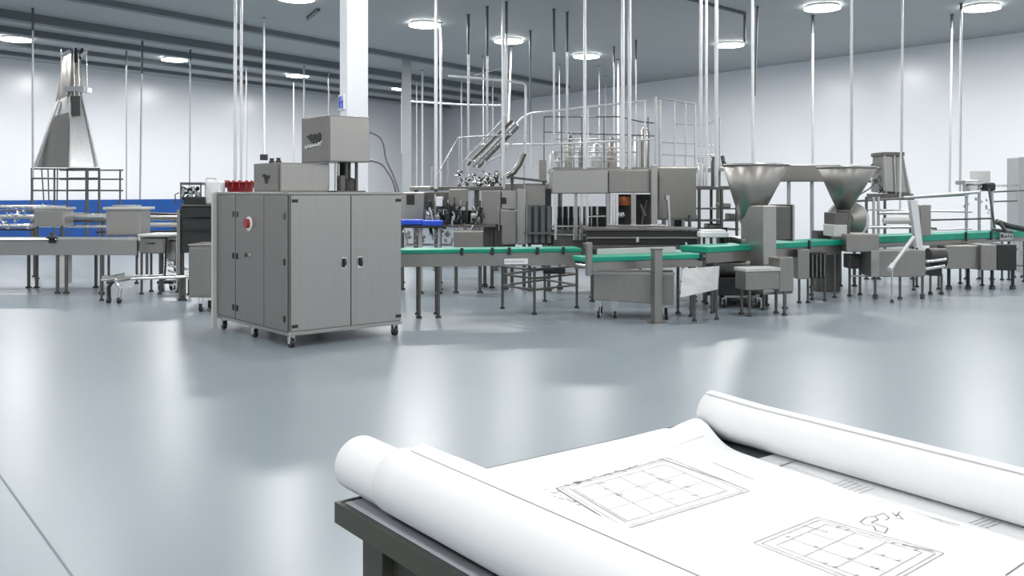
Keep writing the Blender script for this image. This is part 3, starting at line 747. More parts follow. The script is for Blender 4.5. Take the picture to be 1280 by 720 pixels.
# black trough machine
Y=14.2
t=thing('trough_machine','long black sided trough machine above the middle green conveyor','machine',P(800,0,Y)*1); t.location.z=0
m=MB(); m.pb(733,873,289,296,Y,.08); m.build('upper_panel','dark',t,.005)
m=MB(); m.pb(735,872,298.5,306,Y,.08); m.build('lower_panel','dark',t,.005)
m=MB(); m.pb(731,874,286,288.6,Y-.03,.9); m.build('top_cover','steel_dk',t,.005)
m=MB(); m.pb(733,873,296.3,298.2,Y-.04,.06); m.build('middle_rail','steel2',t)
m=MB(); m.pb(733,876,306.3,312,Y-.02,.7); m.build('bottom_rail','steel_dk',t)
m=MB(); m.pb(729,735,296,326,Y-1.1,.08); m.build('end_plate','steel2',t,.005) if False else None
m=MB(); m.pb(795,799,296,303,Y-.06,.04); m.build('latch','chrome',t,.005)
m=MB(); m.pb(857,859,303,308,Y-.06,.04); m.build('knob','white',t,.005)
for px in (740,800,868):
    for dy in (.05,.6): q=P(px,0,Y+dy); leg(t,q.x,q.y,.83,.025,'steel_dk')
o=MB(); o.pb(876,911,290,297,13.9,.45); o.pb(879,908,287.5,290,13.95,.35)
t=thing('feed_tray','white rounded feed tray left of the first hopper pedestal','tray',P(893,0,14)*1); t.location.z=0
o.build('tray','white',t,.02)
for px in (880,907): q=P(px,0,14.2); leg(t,q.x,q.y,P(0,297,13.9).z,.02,'steel_dk')
# rack 862-925
Y=17.35
t=thing('shelf_rack','open steel rack with shelves between the tank and left hopper','rack',P(893,0,Y)*1); t.location.z=0
for px in (854,874,889,902,921):
    q=P(px,0,Y if px!=889 else Y+.8); leg(t,q.x,q.y,P(0,236,Y).z,.03,'pipe' if px in(854,) else 'steel_dk')
m=MB(); m.pb(848,926,232.5,237,Y-.05,.9); m.build('top_shelf','steel_dk',t,.004)
for y in (260,275,286): m=MB(); m.pb(856,924,y,y+1.8,Y,.8); m.build('shelf','steel_dk',t)
m=MB(); m.pb(843,853,240,292,Y+.1,.4); m.build('end_panel','charcoal',t,.01)
z0=P(0,232.5,Y).z
for k,(px,w,h,mt) in enumerate([(876,9,36,'chrome'),(893,9,37,'steel_dk')]):
    q=P(px,0,Y+.3); o=MB().lathe(q.x,q.y,[(M(w,Y)/2,z0),(M(w,Y)/2,z0+M(h,Y)*.8),(M(w,Y)*.3,z0+M(h,Y)*.95),(M(w,Y)*.55,z0+M(h,Y))],16).build('canister',mt)
    tag(o,['bright slim steel canister standing on the open rack','dark slim canister beside the bright one on the open rack'][k],'canister')
for k,(px,y0,w,h) in enumerate([(862,275,10,7),(900,260,14,6),(912,275,16,8),(885,286,18,6)]):
    a=P(px,y0,Y+.2); o=MB().bx(a.x,a.x+M(w,Y),Y+.2,Y+.6,a.z+.001,a.z+M(h,Y)).build('parts_tray','steel2',None,.02)
    tag(o,['small steel parts tray at left on the middle rack shelf','steel parts tray on the upper rack shelf','wide steel parts tray at right on the middle rack shelf','steel parts tray on the bottom rack shelf'][k],'tray')

# ------------------------------------------------------------------ machines left of centre (508-735)
Y=16.5
t=thing('control_cabinet','pale control cabinet with dark window just right of the big steel cabinet','cabinet',P(518,0,Y)*1); t.location.z=0
m=MB(); m.pb(500,530,240,279,Y,.6); m.build('body','steel',t,.015); m=MB(); m.pb(508,518,243,256,Y-.02,.03); m.build('window','dark',t,.004)
m=MB(); m.pb(500,553,281,285,Y-.6,1.5); m.build('deck','steel_dk',t,.004)
for px in (503,550):
    for dy in (-.5,.7): q=P(px,0,Y+dy); leg(t,q.x,q.y,P(0,283,Y).z-.02,.03,'steel_dk')
t=thing('belt_conveyor','short blue belt conveyor above the green conveyor','conveyor',P(530,0,15.4)*1); t.location.z=0
m=MB(); m.pb(500,527,275,281,15.3,.5); m.build('belt','blue_b',t,.01); m=MB(); m.pb(527.5,552,276,282,15.3,.5); m.build('belt','blue_b',t,.01)
m=MB(); m.pb(500,556,282.3,285,15.25,.6); m.build('frame','charcoal',t,.004)
for px in (526,549): q=P(px,0,15.4); leg(t,q.x,q.y,P(0,284,15.3).z,.03,'pipe')
def rig(name,label,cat,x0,x1,Y,posts,ytop):
    t=thing(name,label,cat,P((x0+x1)/2,0,Y)*1); t.location.z=0
    return t
t=thing('capping_machine','capping machine with hanging grey box and chromed fittings behind green conveyor','machine',P(572,0,16.6)*1); t.location.z=0
m=MB(); m.pb(561,584,236,258,16.4,.5); m.build('hanging_box','steel2',t,.015)
m=MB(); m.pb(530,560,240,262,16.9,.4); m.build('rear_panel','steel_dk',t,.01)
m=MB(); m.pb(545,553,246,258,16.2,.3); m.build('white_box','white',t,.01)
m=MB(); m.pb(567,604,289,315,15.2,.5); m.build('gear_housing','steel2',t,.015)
scatter(t,'chrome_fitting','chrome',46,(533,602),(258,285),(16.0,16.3),3,3,9,(1.2,4))
scatter(t,'dark_fitting','charcoal',34,(533,602),(250,284),(16.0,16.35),4,3,12,(3,7))
MB().pb(534,602,263,281,16.7,.3).build('dark_back','charcoal',t,.02)
for k in range(9): MB().pt([(536+k*8,248+random.uniform(-6,8),16.3),(536+k*8,281,16.3)],random.uniform(1.5,3)).build('spindle','chrome' if k%2 else 'steel_dk',t)
for k,(x,w,h) in enumerate([(543,7,12),(556,6,16),(588,8,14),(596,5,20)]): MB().pb(x,x+w,281-h,281,16.05,.2).build('valve_body',['steel2','charcoal','steel','steel_dk'][k],t,.02)
m=MB(); m.pb(553,620,281,284,16,.8); m.build('deck','steel_dk',t,.005)
scatter(t,'lower_fitting','pipe',30,(505,566),(287,303),(15.6,16.3),4,2,7,(1.5,4))
MB().pt([(505,306,16),(566,306,16)],3).build('lower_rail','pipe',t)
for px in (570,600,615):
    q=P(px,0,15.5 if px<605 else 16.3); leg(t,q.x,q.y,P(0,313 if px<605 else 283,15.2).z,.03,'steel_dk')
for px in (562,583): m=MB(); m.pt([(px,240,16.5),(px,283,16.5)],2.5); m.build('upright','steel_dk',t)
t=thing('control_cabinet','tall plain grey cabinet in the middle behind the green conveyor','cabinet',P(615,0,16.4)*1); t.location.z=0
m=MB(); m.pb(602,626,238,281,16.2,.6); m.build('door','steel2',t,.015); m=MB(); m.pb(626.3,646,238,262,16.3,.6); m.build('side','steel',t,.015); m=MB(); m.pb(604,644,281.5,312,16.4,.5); m.build('base','steel_dk',t,.015)
m=MB(); m.pb(626.3,633,247,255,16.27,.03); m.build('dark_vent','dark',t); m=MB(); m.pt([(622,258,16.15),(624,288,16.15)],2); m.build('handle','chrome',t)
for px in (606,640): 
    for Yk in (16.5,16.8): q=P(px,0,Yk); leg(t,q.x,q.y,.7,.03,'steel_dk')
t=thing('control_cabinet','bright narrow steel cabinet left of the dark ribbed panel','cabinet',P(647,0,16.0)*1); t.location.z=0
m=MB(); m.pb(646.5,658,236,306,15.9,.6); m.build('body','steel',t,.02); m=MB(); m.pb(627,646,263,306,16.0,.25); m.build('front_leaf','steel2',t,.02)
for px in (632,655): q=P(px,0,16.1); leg(t,q.x,q.y,P(0,305,16).z,.03,'steel_dk')
t=thing('ribbed_panel_unit','dark ribbed panel unit left of the filling nozzles','machine',P(675,0,16)*1); t.location.z=0
m=MB(); m.pb(659,690,258,306,15.8,.4); m.build('dark_panel','charcoal',t,.01)
for px in (659,667.5,676,684): m=MB(); m.pb(px,px+5,258,304,15.76,.035); m.build('rib','rod_dk',t,.004)
m=MB(); m.pb(656,682,232,257.5,16.0,.5); m.build('upper_box','steel2',t,.01); m=MB(); m.pb(682.5,689,236,257.5,16,.3); m.build('bracket','charcoal',t)
m=MB(); m.pb(655,692,290,293,15.7,.05); m.build('rail','steel_dk',t)
for px in (662,686): 
    for Yk in (15.85,16.15): q=P(px,0,Yk); leg(t,q.x,q.y,P(0,305,16).z,.03,'steel_dk')

# ------------------------------------------------------------------ mezzanine and stairs at the back
Y=23.5
t=thing('mezzanine_platform','grey steel mezzanine deck on columns at the back of the hall','platform',P(700,0,Y)*1); t.location.z=0
m=MB(); m.pb(628,690,229,241,Y-2,2.2); m.build('deck','steel2',t,.02)
m=MB(); m.pb(690.3,905,209,214,Y,3); m.build('upper_deck','steel2',t,.02)
m=MB(); m.pb(512,603,233,238,Y-2,1.6); m.build('side_deck','steel2',t,.02)
for px,Yk,yy in ((520,Y-1.8,238),(596,Y-1.8,238),(640,Y-1.8,241),(684,Y-1.8,241),(700,Y+.2,214),(760,Y+.2,214),(830,Y+.2,214),(898,Y+.2,214)): q=P(px,0,Yk); leg(t,q.x,q.y,P(0,yy,Yk).z+.02,.06,'steel_dk')
def railing(label,Y,tubes,mat='pipe',name='guard_railing'):
    # tubes: (part, pts(px,py), w)
    t=thing(name,label,'railing',P(tubes[0][1][0][0],0,Y)*1); t.location.z=P(0,max(p[1] for tb in tubes for p in tb[1]),Y).z
    for nm,pts,w in tubes: m=MB(); m.pt([(a,b,Y) for a,b in pts],w); m.build(nm,mat,t)
    return t
railing('white tube guard railing rising to the mezzanine deck edge',Y+.05,[
 ('top_rail',[(628,181),(640,162),(652,148),(663,142),(700,138),(760,131),(808,126)],3),('mid_rail',[(600,181),(640,181),(700,180),(760,177),(818,174)],2.6)]+
 [('post',[(x,y),(x,209.5)],2) for x,y in ((664,142),(735,134),(776,129),(806,126))],'pipe_wh')
railing('dark thin guard railing behind the white one on the mezzanine',Y+1.2,[
 ('top_rail',[(680,146),(775,146),(800,152),(818,154)],1.6),('mid_rail',[(680,165),(818,170)],1.4)]+[('post',[(x,146),(x,209.5)],1.5) for x in (680,702,727,755,785,810)],'steel_dk')
railing('tall cage railing at the right end of the mezzanine',Y+.1,[
 ('top_rail',[(820,121),(845,126),(870,130)],3),('mid_rail',[(843,155),(870,156)],1.8),('mid_rail',[(826,193),(870,195)],1.8),('mid_rail',[(826,178),(870,180)],1.4)]+
 [('post',[(820,121),(820,209.5)],3.4),('post',[(825,124),(825,209.5)],3.4),('post',[(843,126),(843,209.5)],2.2),('post',[(857,128),(857,209.5)],2.2),('post',[(869,130),(869,209.5)],2.4)],'pipe')
railing('small right hand railing beyond the cage railing',Y+.1,[
 ('top_rail',[(872,156),(884,155),(900,148)],2.2),('mid_rail',[(872,182),(900,182)],1.6),('mid_rail',[(872,194),(902,194)],1.6),('post',[(900,148),(900,209.5)],2.6),('post',[(889,153),(889,209.5)],1.4)],'pipe')
# process skid on the mezzanine
t=thing('process_skid','grey pipework skid with small tanks on the mezzanine deck','pipework',P(750,209,Y+1.8)); zb=P(0,209,Y).z
Yk=Y+1.8
for (px,w,y0) in ((693,14,190),(712,12,170),(728,10,172),(746,14,180),(765,12,172),(790,14,168),(806,12,160)):
    q=P(px,0,Yk); R=M(w,Yk)/2; zt=P(0,y0,Yk).z; m=MB(); m.lathe(q.x,q.y,[(R,zb),(R,zt-.1),(R*.5,zt),(R*.2,zt+.02)],16); m.build('tank','pipe' if w>12 else 'steel2',t)
for y in (168,174,184,190,196,202): m=MB(); m.pt([(686+random.uniform(0,12),y,Yk-.5),(770+random.uniform(0,30),y+random.uniform(-1,1),Yk-.5)],1.8); m.build('pipe','pipe' if y%4 else 'pipe_wh',t)
for x in (690,716,733,758,781,800): m=MB(); m.pt([(x,165,Yk-.5),(x,209,Yk-.5)],2); m.build('upright_pipe','pipe',t)
# stairs
t=thing('access_stairs','steep steel stairs climbing right to the mezzanine','stairs',P(585,0,22)*1); Ys=21.2; t.location.z=0
for (a,b,w) in [((584,206),(640,150),4),((598,209),(648,158),4)]: m=MB(); m.pt([(a[0],a[1],Ys),(b[0],b[1],Ys)],w); m.build('stringer','steel_dk',t)
m=MB(); m.pt([(590,208,Ys+.02),(644,153,Ys+.02)],6); m.build('tread_plate','pipe',t)
m=MB()
for k in range(11):
    s=k/10; m.pt([(584+56*s,206-56*s,Ys),(598+50*s,209-51*s,Ys)],2)
m.build('treads','chrome',t)
for pts in ([(578,203),(632,146)],[(605,205),(625,194),(650,168)],[(545,222),(573,172),(640,168)]): m=MB(); m.pt([(a,b,Ys-.1) for a,b in pts],2); m.build('handrail','pipe',t)
for (x,y0,y1) in ((574,172,232),(590,200,232),(606,200,232),(626,175,300),(583,205,300),(655,160,232),(560,195,232),(540,208,232)): 
    q=P(x,0,Ys); m=MB(); m.pt([(x,y0,Ys-.1),(x,y1,Ys-.1)],2); m.build('post','pipe',t)
for x in (583,626): q=P(x,0,Ys); leg(t,q.x,Ys-.1,P(0,296,Ys).z,.04,'steel_dk')
# second inclined conveyor right of the stairs
t=thing('incline_conveyor','short curved incline conveyor right of the steel stairs','conveyor',P(645,0,20)*1); t.location.z=0
m=MB(); m.pt([(633,222,20.8),(643,216,20.8),(650,206,20.8),(656,192,20.8)],5); m.build('track','steel_dk',t); m=MB(); m.pt([(630,219,20.7),(641,213,20.7),(647,204,20.7),(653,190,20.7)],2); m.build('guide','chrome',t)
m=MB(); m.pb(674,683,200,226,20.7,.3); m.build('hopper_box','steel2',t)
m=MB(); m.pt([(634,221,20.75),(684,227,20.75)],3); m.build('beam','steel_dk',t)
for x in (640,680): q=P(x,0,20.9); leg(t,q.x,20.9,P(0,219,20.9).z,.04,'steel_dk')
# jumbled line equipment at stair foot
t=thing('sorting_table','sorting table crowded with chromed fittings at the stair foot','machine',P(590,0,20)*1); t.location.z=0
m=MB(); m.pb(538,628,233,238,19.8,1); m.build('table_deck','steel_dk',t,.01)
scatter(t,'chrome_fitting','chrome',60,(572,626),(214,231),(19.9,20.6),6,-3,7,(1.2,3.4))
scatter(t,'dark_fitting','charcoal',38,(574,626),(216,231),(19.9,20.6),6,-3,6,(1.5,3.4))
for px in (545,620):
    for dy in (.1,.9): q=P(px,0,19.8+dy); leg(t,q.x,q.y,P(0,236,19.8).z,.04,'steel_dk')

# overhead pipe runs
def runp(label,pts,w,Y,mat='pipe_wh'):
    m=MB(); m.pt([(a,b,Y) for a,b in pts],w)
    o=m.build('hanging_pipe_run',mat); tag(o,label,'pipe')
runp('white overhead pipe run bending down right of the stairs',[(560,95),(600,98),(640,102),(655,104),(657,107),(657,150),(656,196)],3,22.6)
runp('lower white overhead pipe run crossing above the stair head',[(514,127),(580,131),(628,132)],2.4,24.5)
runp('thin slanted overhead tube between two ceiling pipes',[(593,94),(632,84)],1.6,22.9,'pipe')

# ------------------------------------------------------------------ hanging pipes
def hang(px,yt,yb,w,lab,mat='pipe',Y=None,dk=None,px2=None,fit=None):
    if Y is None: Y=4.5*FPX/(HY-yt)
    a=P(px,yt,Y); a.z=CEIL-.002; b=P(px if px2 is None else px2,yb,Y)
    t=thing('hanging_pipe',lab,'pipe',(b.x,b.y,b.z)); r=M(w,Y)/2
    if dk:
        s=(dk-yt)/(yb-yt) if yb!=yt else 0; zc=P(px,dk,Y); mid=a.lerp(b,(CEIL-zc.z)/(CEIL-b.z))
        MB().tube([a,mid],r*1.15).build('shaded_top','rod_dk',t); MB().tube([mid,b],r).build('pipe',mat,t)  # upper length in a darker colour standing in for shade, no separate sleeve
    else: MB().tube([a,b],r).build('pipe',mat,t)
    MB().lathe(a.x,a.y,[(r*1.7,CEIL-.02),(r*1.7,CEIL-.003)],12).build('ceiling_flange','rod_dk',t)
    if fit:
        MB().bx(b.x-fit,b.x+fit,b.y-fit*.7,b.y+fit*.7,b.z-.15,b.z).build('end_fitting','dark',t,.01)
hang(41,0,222,2.6,'long thin pipe hanging left of the steel hood',Y=22.5,dk=38)
hang(158,60,249,1.8,'thin pipe hanging first to the right of the steel hood',Y=29,dk=82)
hang(178,48,249,2.4,'thin slightly tilted pipe second right of the steel hood',px2=175,dk=92)
hang(238,62,240,2,'thin pipe hanging above the chromed engine unit',px2=237,dk=76)
hang(294,-20,226,4.2,'thick left pipe of the pair above the red tub','pipe_wh',Y=19)
hang(301.5,-20,226,3.6,'thick right pipe of the pair above the red tub','pipe_wh',Y=19.3)
hang(308,100,228,1.8,'faint short pipe right of the thick pair','pipe_wh',Y=32)
hang(330,22,193,3,'pipe with black end fitting above the low grey box','pipe_wh',fit=.09)
hang(367,98,238,1.8,'thin far pipe under the lamp left of the white column','pipe')
hang(380,92,238,2.2,'short bright far pipe left of the white column','pipe_wh',Y=33)
hang(411,90,236,1.8,'thin far pipe touching the white column at left','pipe')
hang(502.5,117,192,2.4,'pipe under the small far lamp right of white column','pipe_wh',Y=38)
hang(528,127,236,2.6,'far pale pipe below the left end of lower overhead run','pipe_wh',Y=34)
hang(521,120,236,1.6,'faint far pipe beside the slim grey column','pipe_wh',Y=36)
hang(545,-20,236,4.4,'thick bright pipe left of the stairs, full height','pipe_wh',Y=19)
hang(551,28,236,3,'pipe hanging immediately right of the thick bright left pipe','pipe_wh')
hang(577,95,232,2,'thin pipe left of the dark topped trio over the stairs')
hang(585.5,18,232,3,'first dark topped pipe over the stair foot',dk=68)
hang(609,8,180,3,'second dark topped pipe over the stairs',dk=70)
hang(604,70,182,1.8,'thin far pipe left of the second dark topped pipe')
hang(616,92,168,1.8,'thin far pipe right of the second dark topped pipe')
hang(633,2,150,3,'third dark topped pipe over the stair head',dk=42)
hang(629,55,236,4.2,'bright left pipe of the cluster beneath the stair lamp','pipe_wh',Y=21)
hang(639,58,170,2.6,'bright right pipe of the cluster beneath the stair lamp','pipe_wh',px2=635)
hang(663,38,180,2.6,'dark single pipe right of the stair pipe cluster','rod_dk')
hang(692.5,11,178,2.8,'dark topped pipe at the left of the mezzanine pair',dk=65)
hang(699,80,178,2,'thin far pipe between the two mezzanine dark topped pipes')
hang(709,15,178,2.8,'dark topped pipe at the right of the mezzanine pair',dk=65)
hang(731,-20,211,4,'bright full height pipe passing the mezzanine lamp','pipe_wh',Y=18)
hang(749,82,208,1.8,'first faint far pipe of the bunch over the mezzanine')
hang(757,95,208,1.8,'second faint far pipe of the bunch over the mezzanine')
hang(767.5,58,208,2,'third far pipe of the bunch over mezzanine, dark at its top',dk=78)
hang(773,74,208,3,'fourth far bright pipe of the bunch over the mezzanine','pipe_wh')
hang(778.5,-20,211,4.6,'left thick pipe of the bright pair over the mezzanine','pipe_wh',Y=18)
hang(787,-20,211,4.6,'right thick pipe of the bright pair over the mezzanine','pipe_wh',Y=18.3)
hang(795,50,211,2,'dark topped pipe right of the bright mezzanine pair',dk=74)
hang(876,-20,234,4.4,'leftmost of the three bright pipes above the open rack','pipe_wh',Y=17.4)
hang(883,-20,234,3.6,'middle of the three bright pipes above the open rack','pipe_wh',Y=17.6)
hang(895.5,-20,234,4.8,'rightmost of the three bright pipes above the open rack','pipe_wh',Y=17.2)
hang(940,-20,205,4,'bright pipe dropping into the left hopper','pipe_wh',Y=14.0,px2=941.5)
hang(947,8,120,2.2,'thin dark pipe right of the bright hopper pipe','rod_dk',px2=943.5)
hang(1016,19,205,3,'pipe ending over the duct between the hoppers',dk=42)
hang(1064.5,-20,205,3.6,'pipe dropping into the right hopper','pipe',Y=15.1)
hang(1128.5,-20,190,3.4,'pipe dropping on to the steel vessel lid',Y=18.7,px2=1127)
hang(1190,18,242,2.8,'thin left pipe of the pair above the packing frame',dk=36,px2=1187)
hang(1201.5,4,242,3,'thick right pipe of the pair above the packing frame',dk=12,px2=1200)
# conduit on the ceiling
m=MB(); a=G(842,-6,CEIL-.03); b=G(931,17,CEIL-.03); m.tube([a,b,Vector((b.x,b.y,CEIL-.75))],.04); o=m.build('hanging_conduit','rod_dk'); tag(o,'dark ceiling conduit with a short drop right of the three pipes','conduit')
m=MB(); m.tube([G(385,23,CEIL-.03),G(398,12,CEIL-.03)],.05); o=m.build('hanging_conduit','steel_dk'); tag(o,'short ceiling bracket left of the white column top','bracket')

# ------------------------------------------------------------------ left side: hood on a stand
Y=26.0
t=thing('hood_stand','open steel stand carrying the tall sheet metal hood','stand',P(82,0,Y)*1); t.location.z=0
zt=P(0,209,Y).z
for px,dy in ((40,0),(50,1.6),(68,.1),(77,1.6),(108,0),(124,0),(120,1.6)): q=P(px,0,Y+dy); leg(t,q.x*(Y/(Y+dy)) if dy>1 else q.x,Y+dy,zt-.02,.035 if px in(40,108,124) else .028,'steel_dk')
for y in (211,223,238): 
    m=MB(); m.pt([(39,y,Y),(125,y,Y)],2.2); m.build('cross_bar','steel_dk',t)
    m=MB(); m.tube([P(40,y,Y)+Vector((0,1.6,0)),P(124,y,Y)+Vector((0,1.6,0))],.025,raw=True); m.build('cross_bar','steel_dk',t)
for px in (52,60,72): m=MB(); m.pt([(px,211,Y+.3),(px+random.uniform(-3,3),250,Y+.3)],1.6); m.build('brace','steel_dk',t)
t=thing('steel_hood','tall tapering sheet metal hood on an open stand at left','hood',P(82,209,Y))
def V(px,py,d=0): return P(px,py,Y+d)
# front-left, front-middle(near corner) and right planes
pts_b=[V(41,209,.7),V(87,209.5,-.0),V(124,209,.7),V(84,209,1.6)]
pts_m=[V(69,128,.75),V(88,118,.45),V(103,118,.75),V(88,122,1.1)]
m=MB(); m.hexa(pts_b,pts_m,raw=True); m.build('skirt','pipe',t,.01)
pts_t=[V(78,116,.7),V(89,116,.5),V(103,116,.7),V(90,116,1.0)]; pts_t2=[V(80,68,.7),V(89,67,.55),V(101,68,.7),V(90,68,.95)]
m=MB(); m.hexa([pts_m[0],pts_m[1],pts_m[2],pts_m[3]],pts_t2,raw=True); m.build('neck','steel2',t,.01)
m=MB(); m.hexa([V(46,209,.55),V(86,209.3,.0),V(86,140,.26),V(68,145,.50)],[V(46,209,.50),V(86,209.3,-.03),V(86,140,.23),V(68,145,.45)],raw=True); m.build('shade_panel','steel2',t,.004)  # panel widened over the left facet, its darker metal painting in that side's shade
m=MB(); m.pb(88,100,120,145,Y+.35,.05); m.build('neck_panel','steel_dk',t)
m=MB(); m.pt([(43,208,Y+.35),(74,125,Y+.6)],3); m.pt([(122,208,Y+.6),(103,125,Y+.7)],2); m.pt([(87,209,Y-.03),(88,120,Y+.4)],2); m.build('edge_strip','pipe_wh',t)
for px in (77,84,92,98,108): m=MB(); m.pt([(px,62 if px in(77,108) else 66,Y+.45),(px+(-1 if px<90 else 1),120,Y+.5)],1.6); m.build('stay_rod','chrome',t)
for a in ([(77,70,Y+.45),(88,64,Y+.45)],[(101,70,Y+.45),(108,64,Y+.45)]): MB().pt(a,5).build('bracket','pipe_wh',t)
MB().pb(80,105,108,114,Y+.35,.5).build('collar','pipe_wh',t)
m=MB(); m.pt([(94,60,Y+.5),(95,78,Y+.5)],4); m.pt([(103,60,Y+.5),(100,74,Y+.5)],3); m.build('top_valve','dark',t)

# left conveyor in front
Y=15.4
t=thing('steel_table_conveyor','long steel sided flat conveyor at the far left','conveyor',P(60,0,Y)*1); t.location.z=0
x0=P(-120,0,Y).x; x1=P(172,0,Y).x; zt=P(0,300,Y).z; zb=P(0,319,Y).z
MB().bx(x0,x1,Y,Y+.04,zb,zt).build('side_panel','steel',t,.006)
MB().bx(x0,x1,Y+1.0,Y+1.04,zb,zt).build('side_panel','steel',t,.006)
MB().bx(x0,x1,Y+.04,Y+1.0,zt-.06,zt-.01).build('bed','offwhite',t)
m=MB(); m.pb(70,172,297.4,300,Y+.0,.05); m.build('top_guide','chrome',t,.004)
m=MB(); m.pb(-100,70,300,301.4,Y-.01,.02); m.build('edge_lip','steel_dk',t)
m=MB(); m.pb(74,83,319,355,Y+.02,.2); m.build('leg_panel','offwhite',t,.005)
for px,dy in ((72,.03),(83,.03),(127,.03),(36,3.9-3.0),(46,.9),(-60,.03),(120,.95)): q=P(px,0,Y+dy); leg(t,q.x,Y+dy,zb+.01,.03,'steel_dk')
m=MB(); m.lathe(P(66,0,Y).x,Y-.03,[(.05,zt-.05),(.05,zt+.02),(.09,zt+.03),(.09,zt+.06),(.03,zt+.07),(.03,zt+.13)],12); m.build('knob','dark',t)
# rear conveyor with product boxes before the blue band
Y=18.2
t=thing('rear_conveyor','chromed tubular rear conveyor in front of the blue band','conveyor',P(70,0,Y)*1); t.location.z=0
for (pts,w,mt) in [([(-60,257,Y),(82,259,Y)],4,'chrome'),([(-60,263,Y+.3),(82,263,Y+.3)],2.5,'steel_dk'),([(-60,271,Y),(132,271,Y)],5,'pipe'),([(80,268,Y+.1),(133,268,Y+.1)],4,'chrome'),([(80,276,Y+.1),(133,276,Y+.1)],4,'steel_dk'),([(-60,281,Y),(132,283,Y)],4,'chrome'),([(-60,286,Y+.2),(42,287,Y+.2)],3,'dark'),
      ([(174,266,Y),(224,268,Y)],3,'steel_dk'),([(174,272,Y),(224,272,Y)],7,'steel'),([(174,281,Y),(222,281,Y)],6,'offwhite'),([(120,290,Y-.4),(225,289,Y-.4)],2.4,'dark')]:
    m=MB(); m.pt(pts,w); m.build('rail',mt,t)
scatter(t,'fitting','chrome',50,(-30,56),(256,284),(18.05,18.15),4,-3,3,(1.5,4))
for px in (-20,45,78,130,185,220): q=P(px,0,Y+.3); leg(t,q.x,Y+.25,P(0,270,Y).z,.03,'steel_dk')
t=thing('product_box','wide brushed steel box on the left of the rear conveyor','box',P(60,286,Y-.3))
m=MB(); m.pb(42,80,262,283,Y-.45,.4); m.build('body','steel',t,.02); m=MB(); m.pb(40,82,259,262,Y-.47,.44); m.build('lid','chrome',t,.01)
for px in (45,76): m=MB(); m.pb(px,px+2,283,330,Y-.3,.06); q=P(px,0,Y-.3); leg(t,q.x,Y-.25,P(0,282,Y-.4).z,.025,'steel_dk')
t=thing('product_box','taller brushed steel box in front of the rear conveyor, centre left','box',P(153,297,16.9))
m=MB(); m.pb(132,175,262,295,16.9,.5); m.build('body','steel',t,.02); m=MB(); m.pb(128,178,259,262.3,16.85,.6); m.build('lid','offwhite',t,.01); m=MB(); m.pb(140,166,256.5,259,16.9,.4); m.build('lid_handle','chrome',t)
for px in (136,171): q=P(px,0,17.1); leg(t,q.x,17.1,P(0,294,16.9).z,.025,'steel_dk')
# outfeed box 172-210
Y=15.2
t=thing('outfeed_unit','grey outfeed box with rounded deck at the end of left conveyor','machine',P(190,0,Y)*1); t.location.z=0
m=MB(); m.pb(174,205,297,317,Y+.05,.5); m.build('body','steel2',t,.02); m=MB(); m.pb(171,213,293,296.6,Y-.05,.8); m.build('deck','offwhite',t,.03)
m=MB(); m.pb(184,193,303.5,305,Y+.03,.02); m.build('slot','dark',t)
m=MB(); m.pt([(208,296,Y-.1),(206,350,Y-.1)],2.6); m.pt([(172,300,Y-.1),(172,322,Y-.1)],2); m.build('upright','dark',t)
m=MB(); m.pb(206,221,300,327,Y+.3,.3); m.build('side_drive','steel',t,.03)
m=MB(); m.pt([(205,330,Y+.1),(235,337,Y+.1)],3); m.pt([(205,322,Y),(228,342,Y)],2); m.pt([(210,338,Y),(236,346,Y)],2.4); m.pt([(221,296,Y-.05),(221,360,Y-.05)],2); m.build('links','chrome',t)
for px,dy in ((177,.1),(189,.5),(200,.1),(203,.5),(222,.4)): q=P(px,0,Y+dy); leg(t,q.x,Y+dy,P(0,316,Y).z,.022,'steel_dk')
# low trolley frame 125-235
t=thing('low_trolley','low tubular trolley frame with hooped legs left of black machine','trolley',G(180,375))
Yt=14.4; zr=P(0,348,Yt).z
m=MB(); m.tube([P(127,350,Yt),P(236,346,Yt)],.022,raw=True); m.build('long_rail','chrome',t)
m=MB(); m.tube([P(129,346,Yt+.8),P(238,343,Yt+.8)],.02,raw=True); m.build('long_rail','chrome',t)
for x in (128,235): m=MB(); a=P(x,350,Yt); m.tube([(a.x,Yt,zr),(a.x,Yt+.8,zr)],.02); m.build('end_bar','chrome',t)
q1,q2=P(136,0,Yt-.35),P(149,0,Yt-.35)
m=MB(); m.tube([(q1.x,Yt-.35,.06),(q1.x,Yt-.35,zr-.1),(q1.x+.05,Yt-.35,zr-.02),(q1.x+.09,Yt-.3,zr)],.03); m.build('hoop_leg','dark',t)
m=MB(); m.tube([(q2.x,Yt-.35,.06),(q2.x+.02,Yt-.35,zr-.12),(q2.x-.04,Yt-.35,zr-.02),(q2.x-.08,Yt-.3,zr)],.03); m.build('hoop_leg','chrome',t)
m=MB(); m.bx(q1.x-.04,q2.x+.04,Yt-.36,Yt+.02,zr-.02,zr+.01); m.build('bracket','steel2',t)
for q in (q1,q2): m=MB(); m.tube([(q.x-.02,Yt-.35,.05),(q.x+.02,Yt-.35,.05)],.05,14); m.build('wheel','dark',t)
for x,dy in ((127,0),(225,0),(231,.0),(236,.8),(128,.8)): q=P(x,0,Yt+dy); leg(t,q.x,Yt+dy,zr,.02,'steel_dk')
t=thing('caster_dolly','small black wheeled dolly on the floor left of black machine','dolly',G(210,362))
c=G(210,362); m=MB(); m.bx(c.x-.16,c.x+.12,c.y-.1,c.y+.12,.11,.16); m.build('plate','dark',t,.01)
for dx,dy in ((-.12,-.05),(.08,-.05),(-.12,.08),(.08,.08)): caster(t,c.x+dx,c.y+dy,.112,.035)
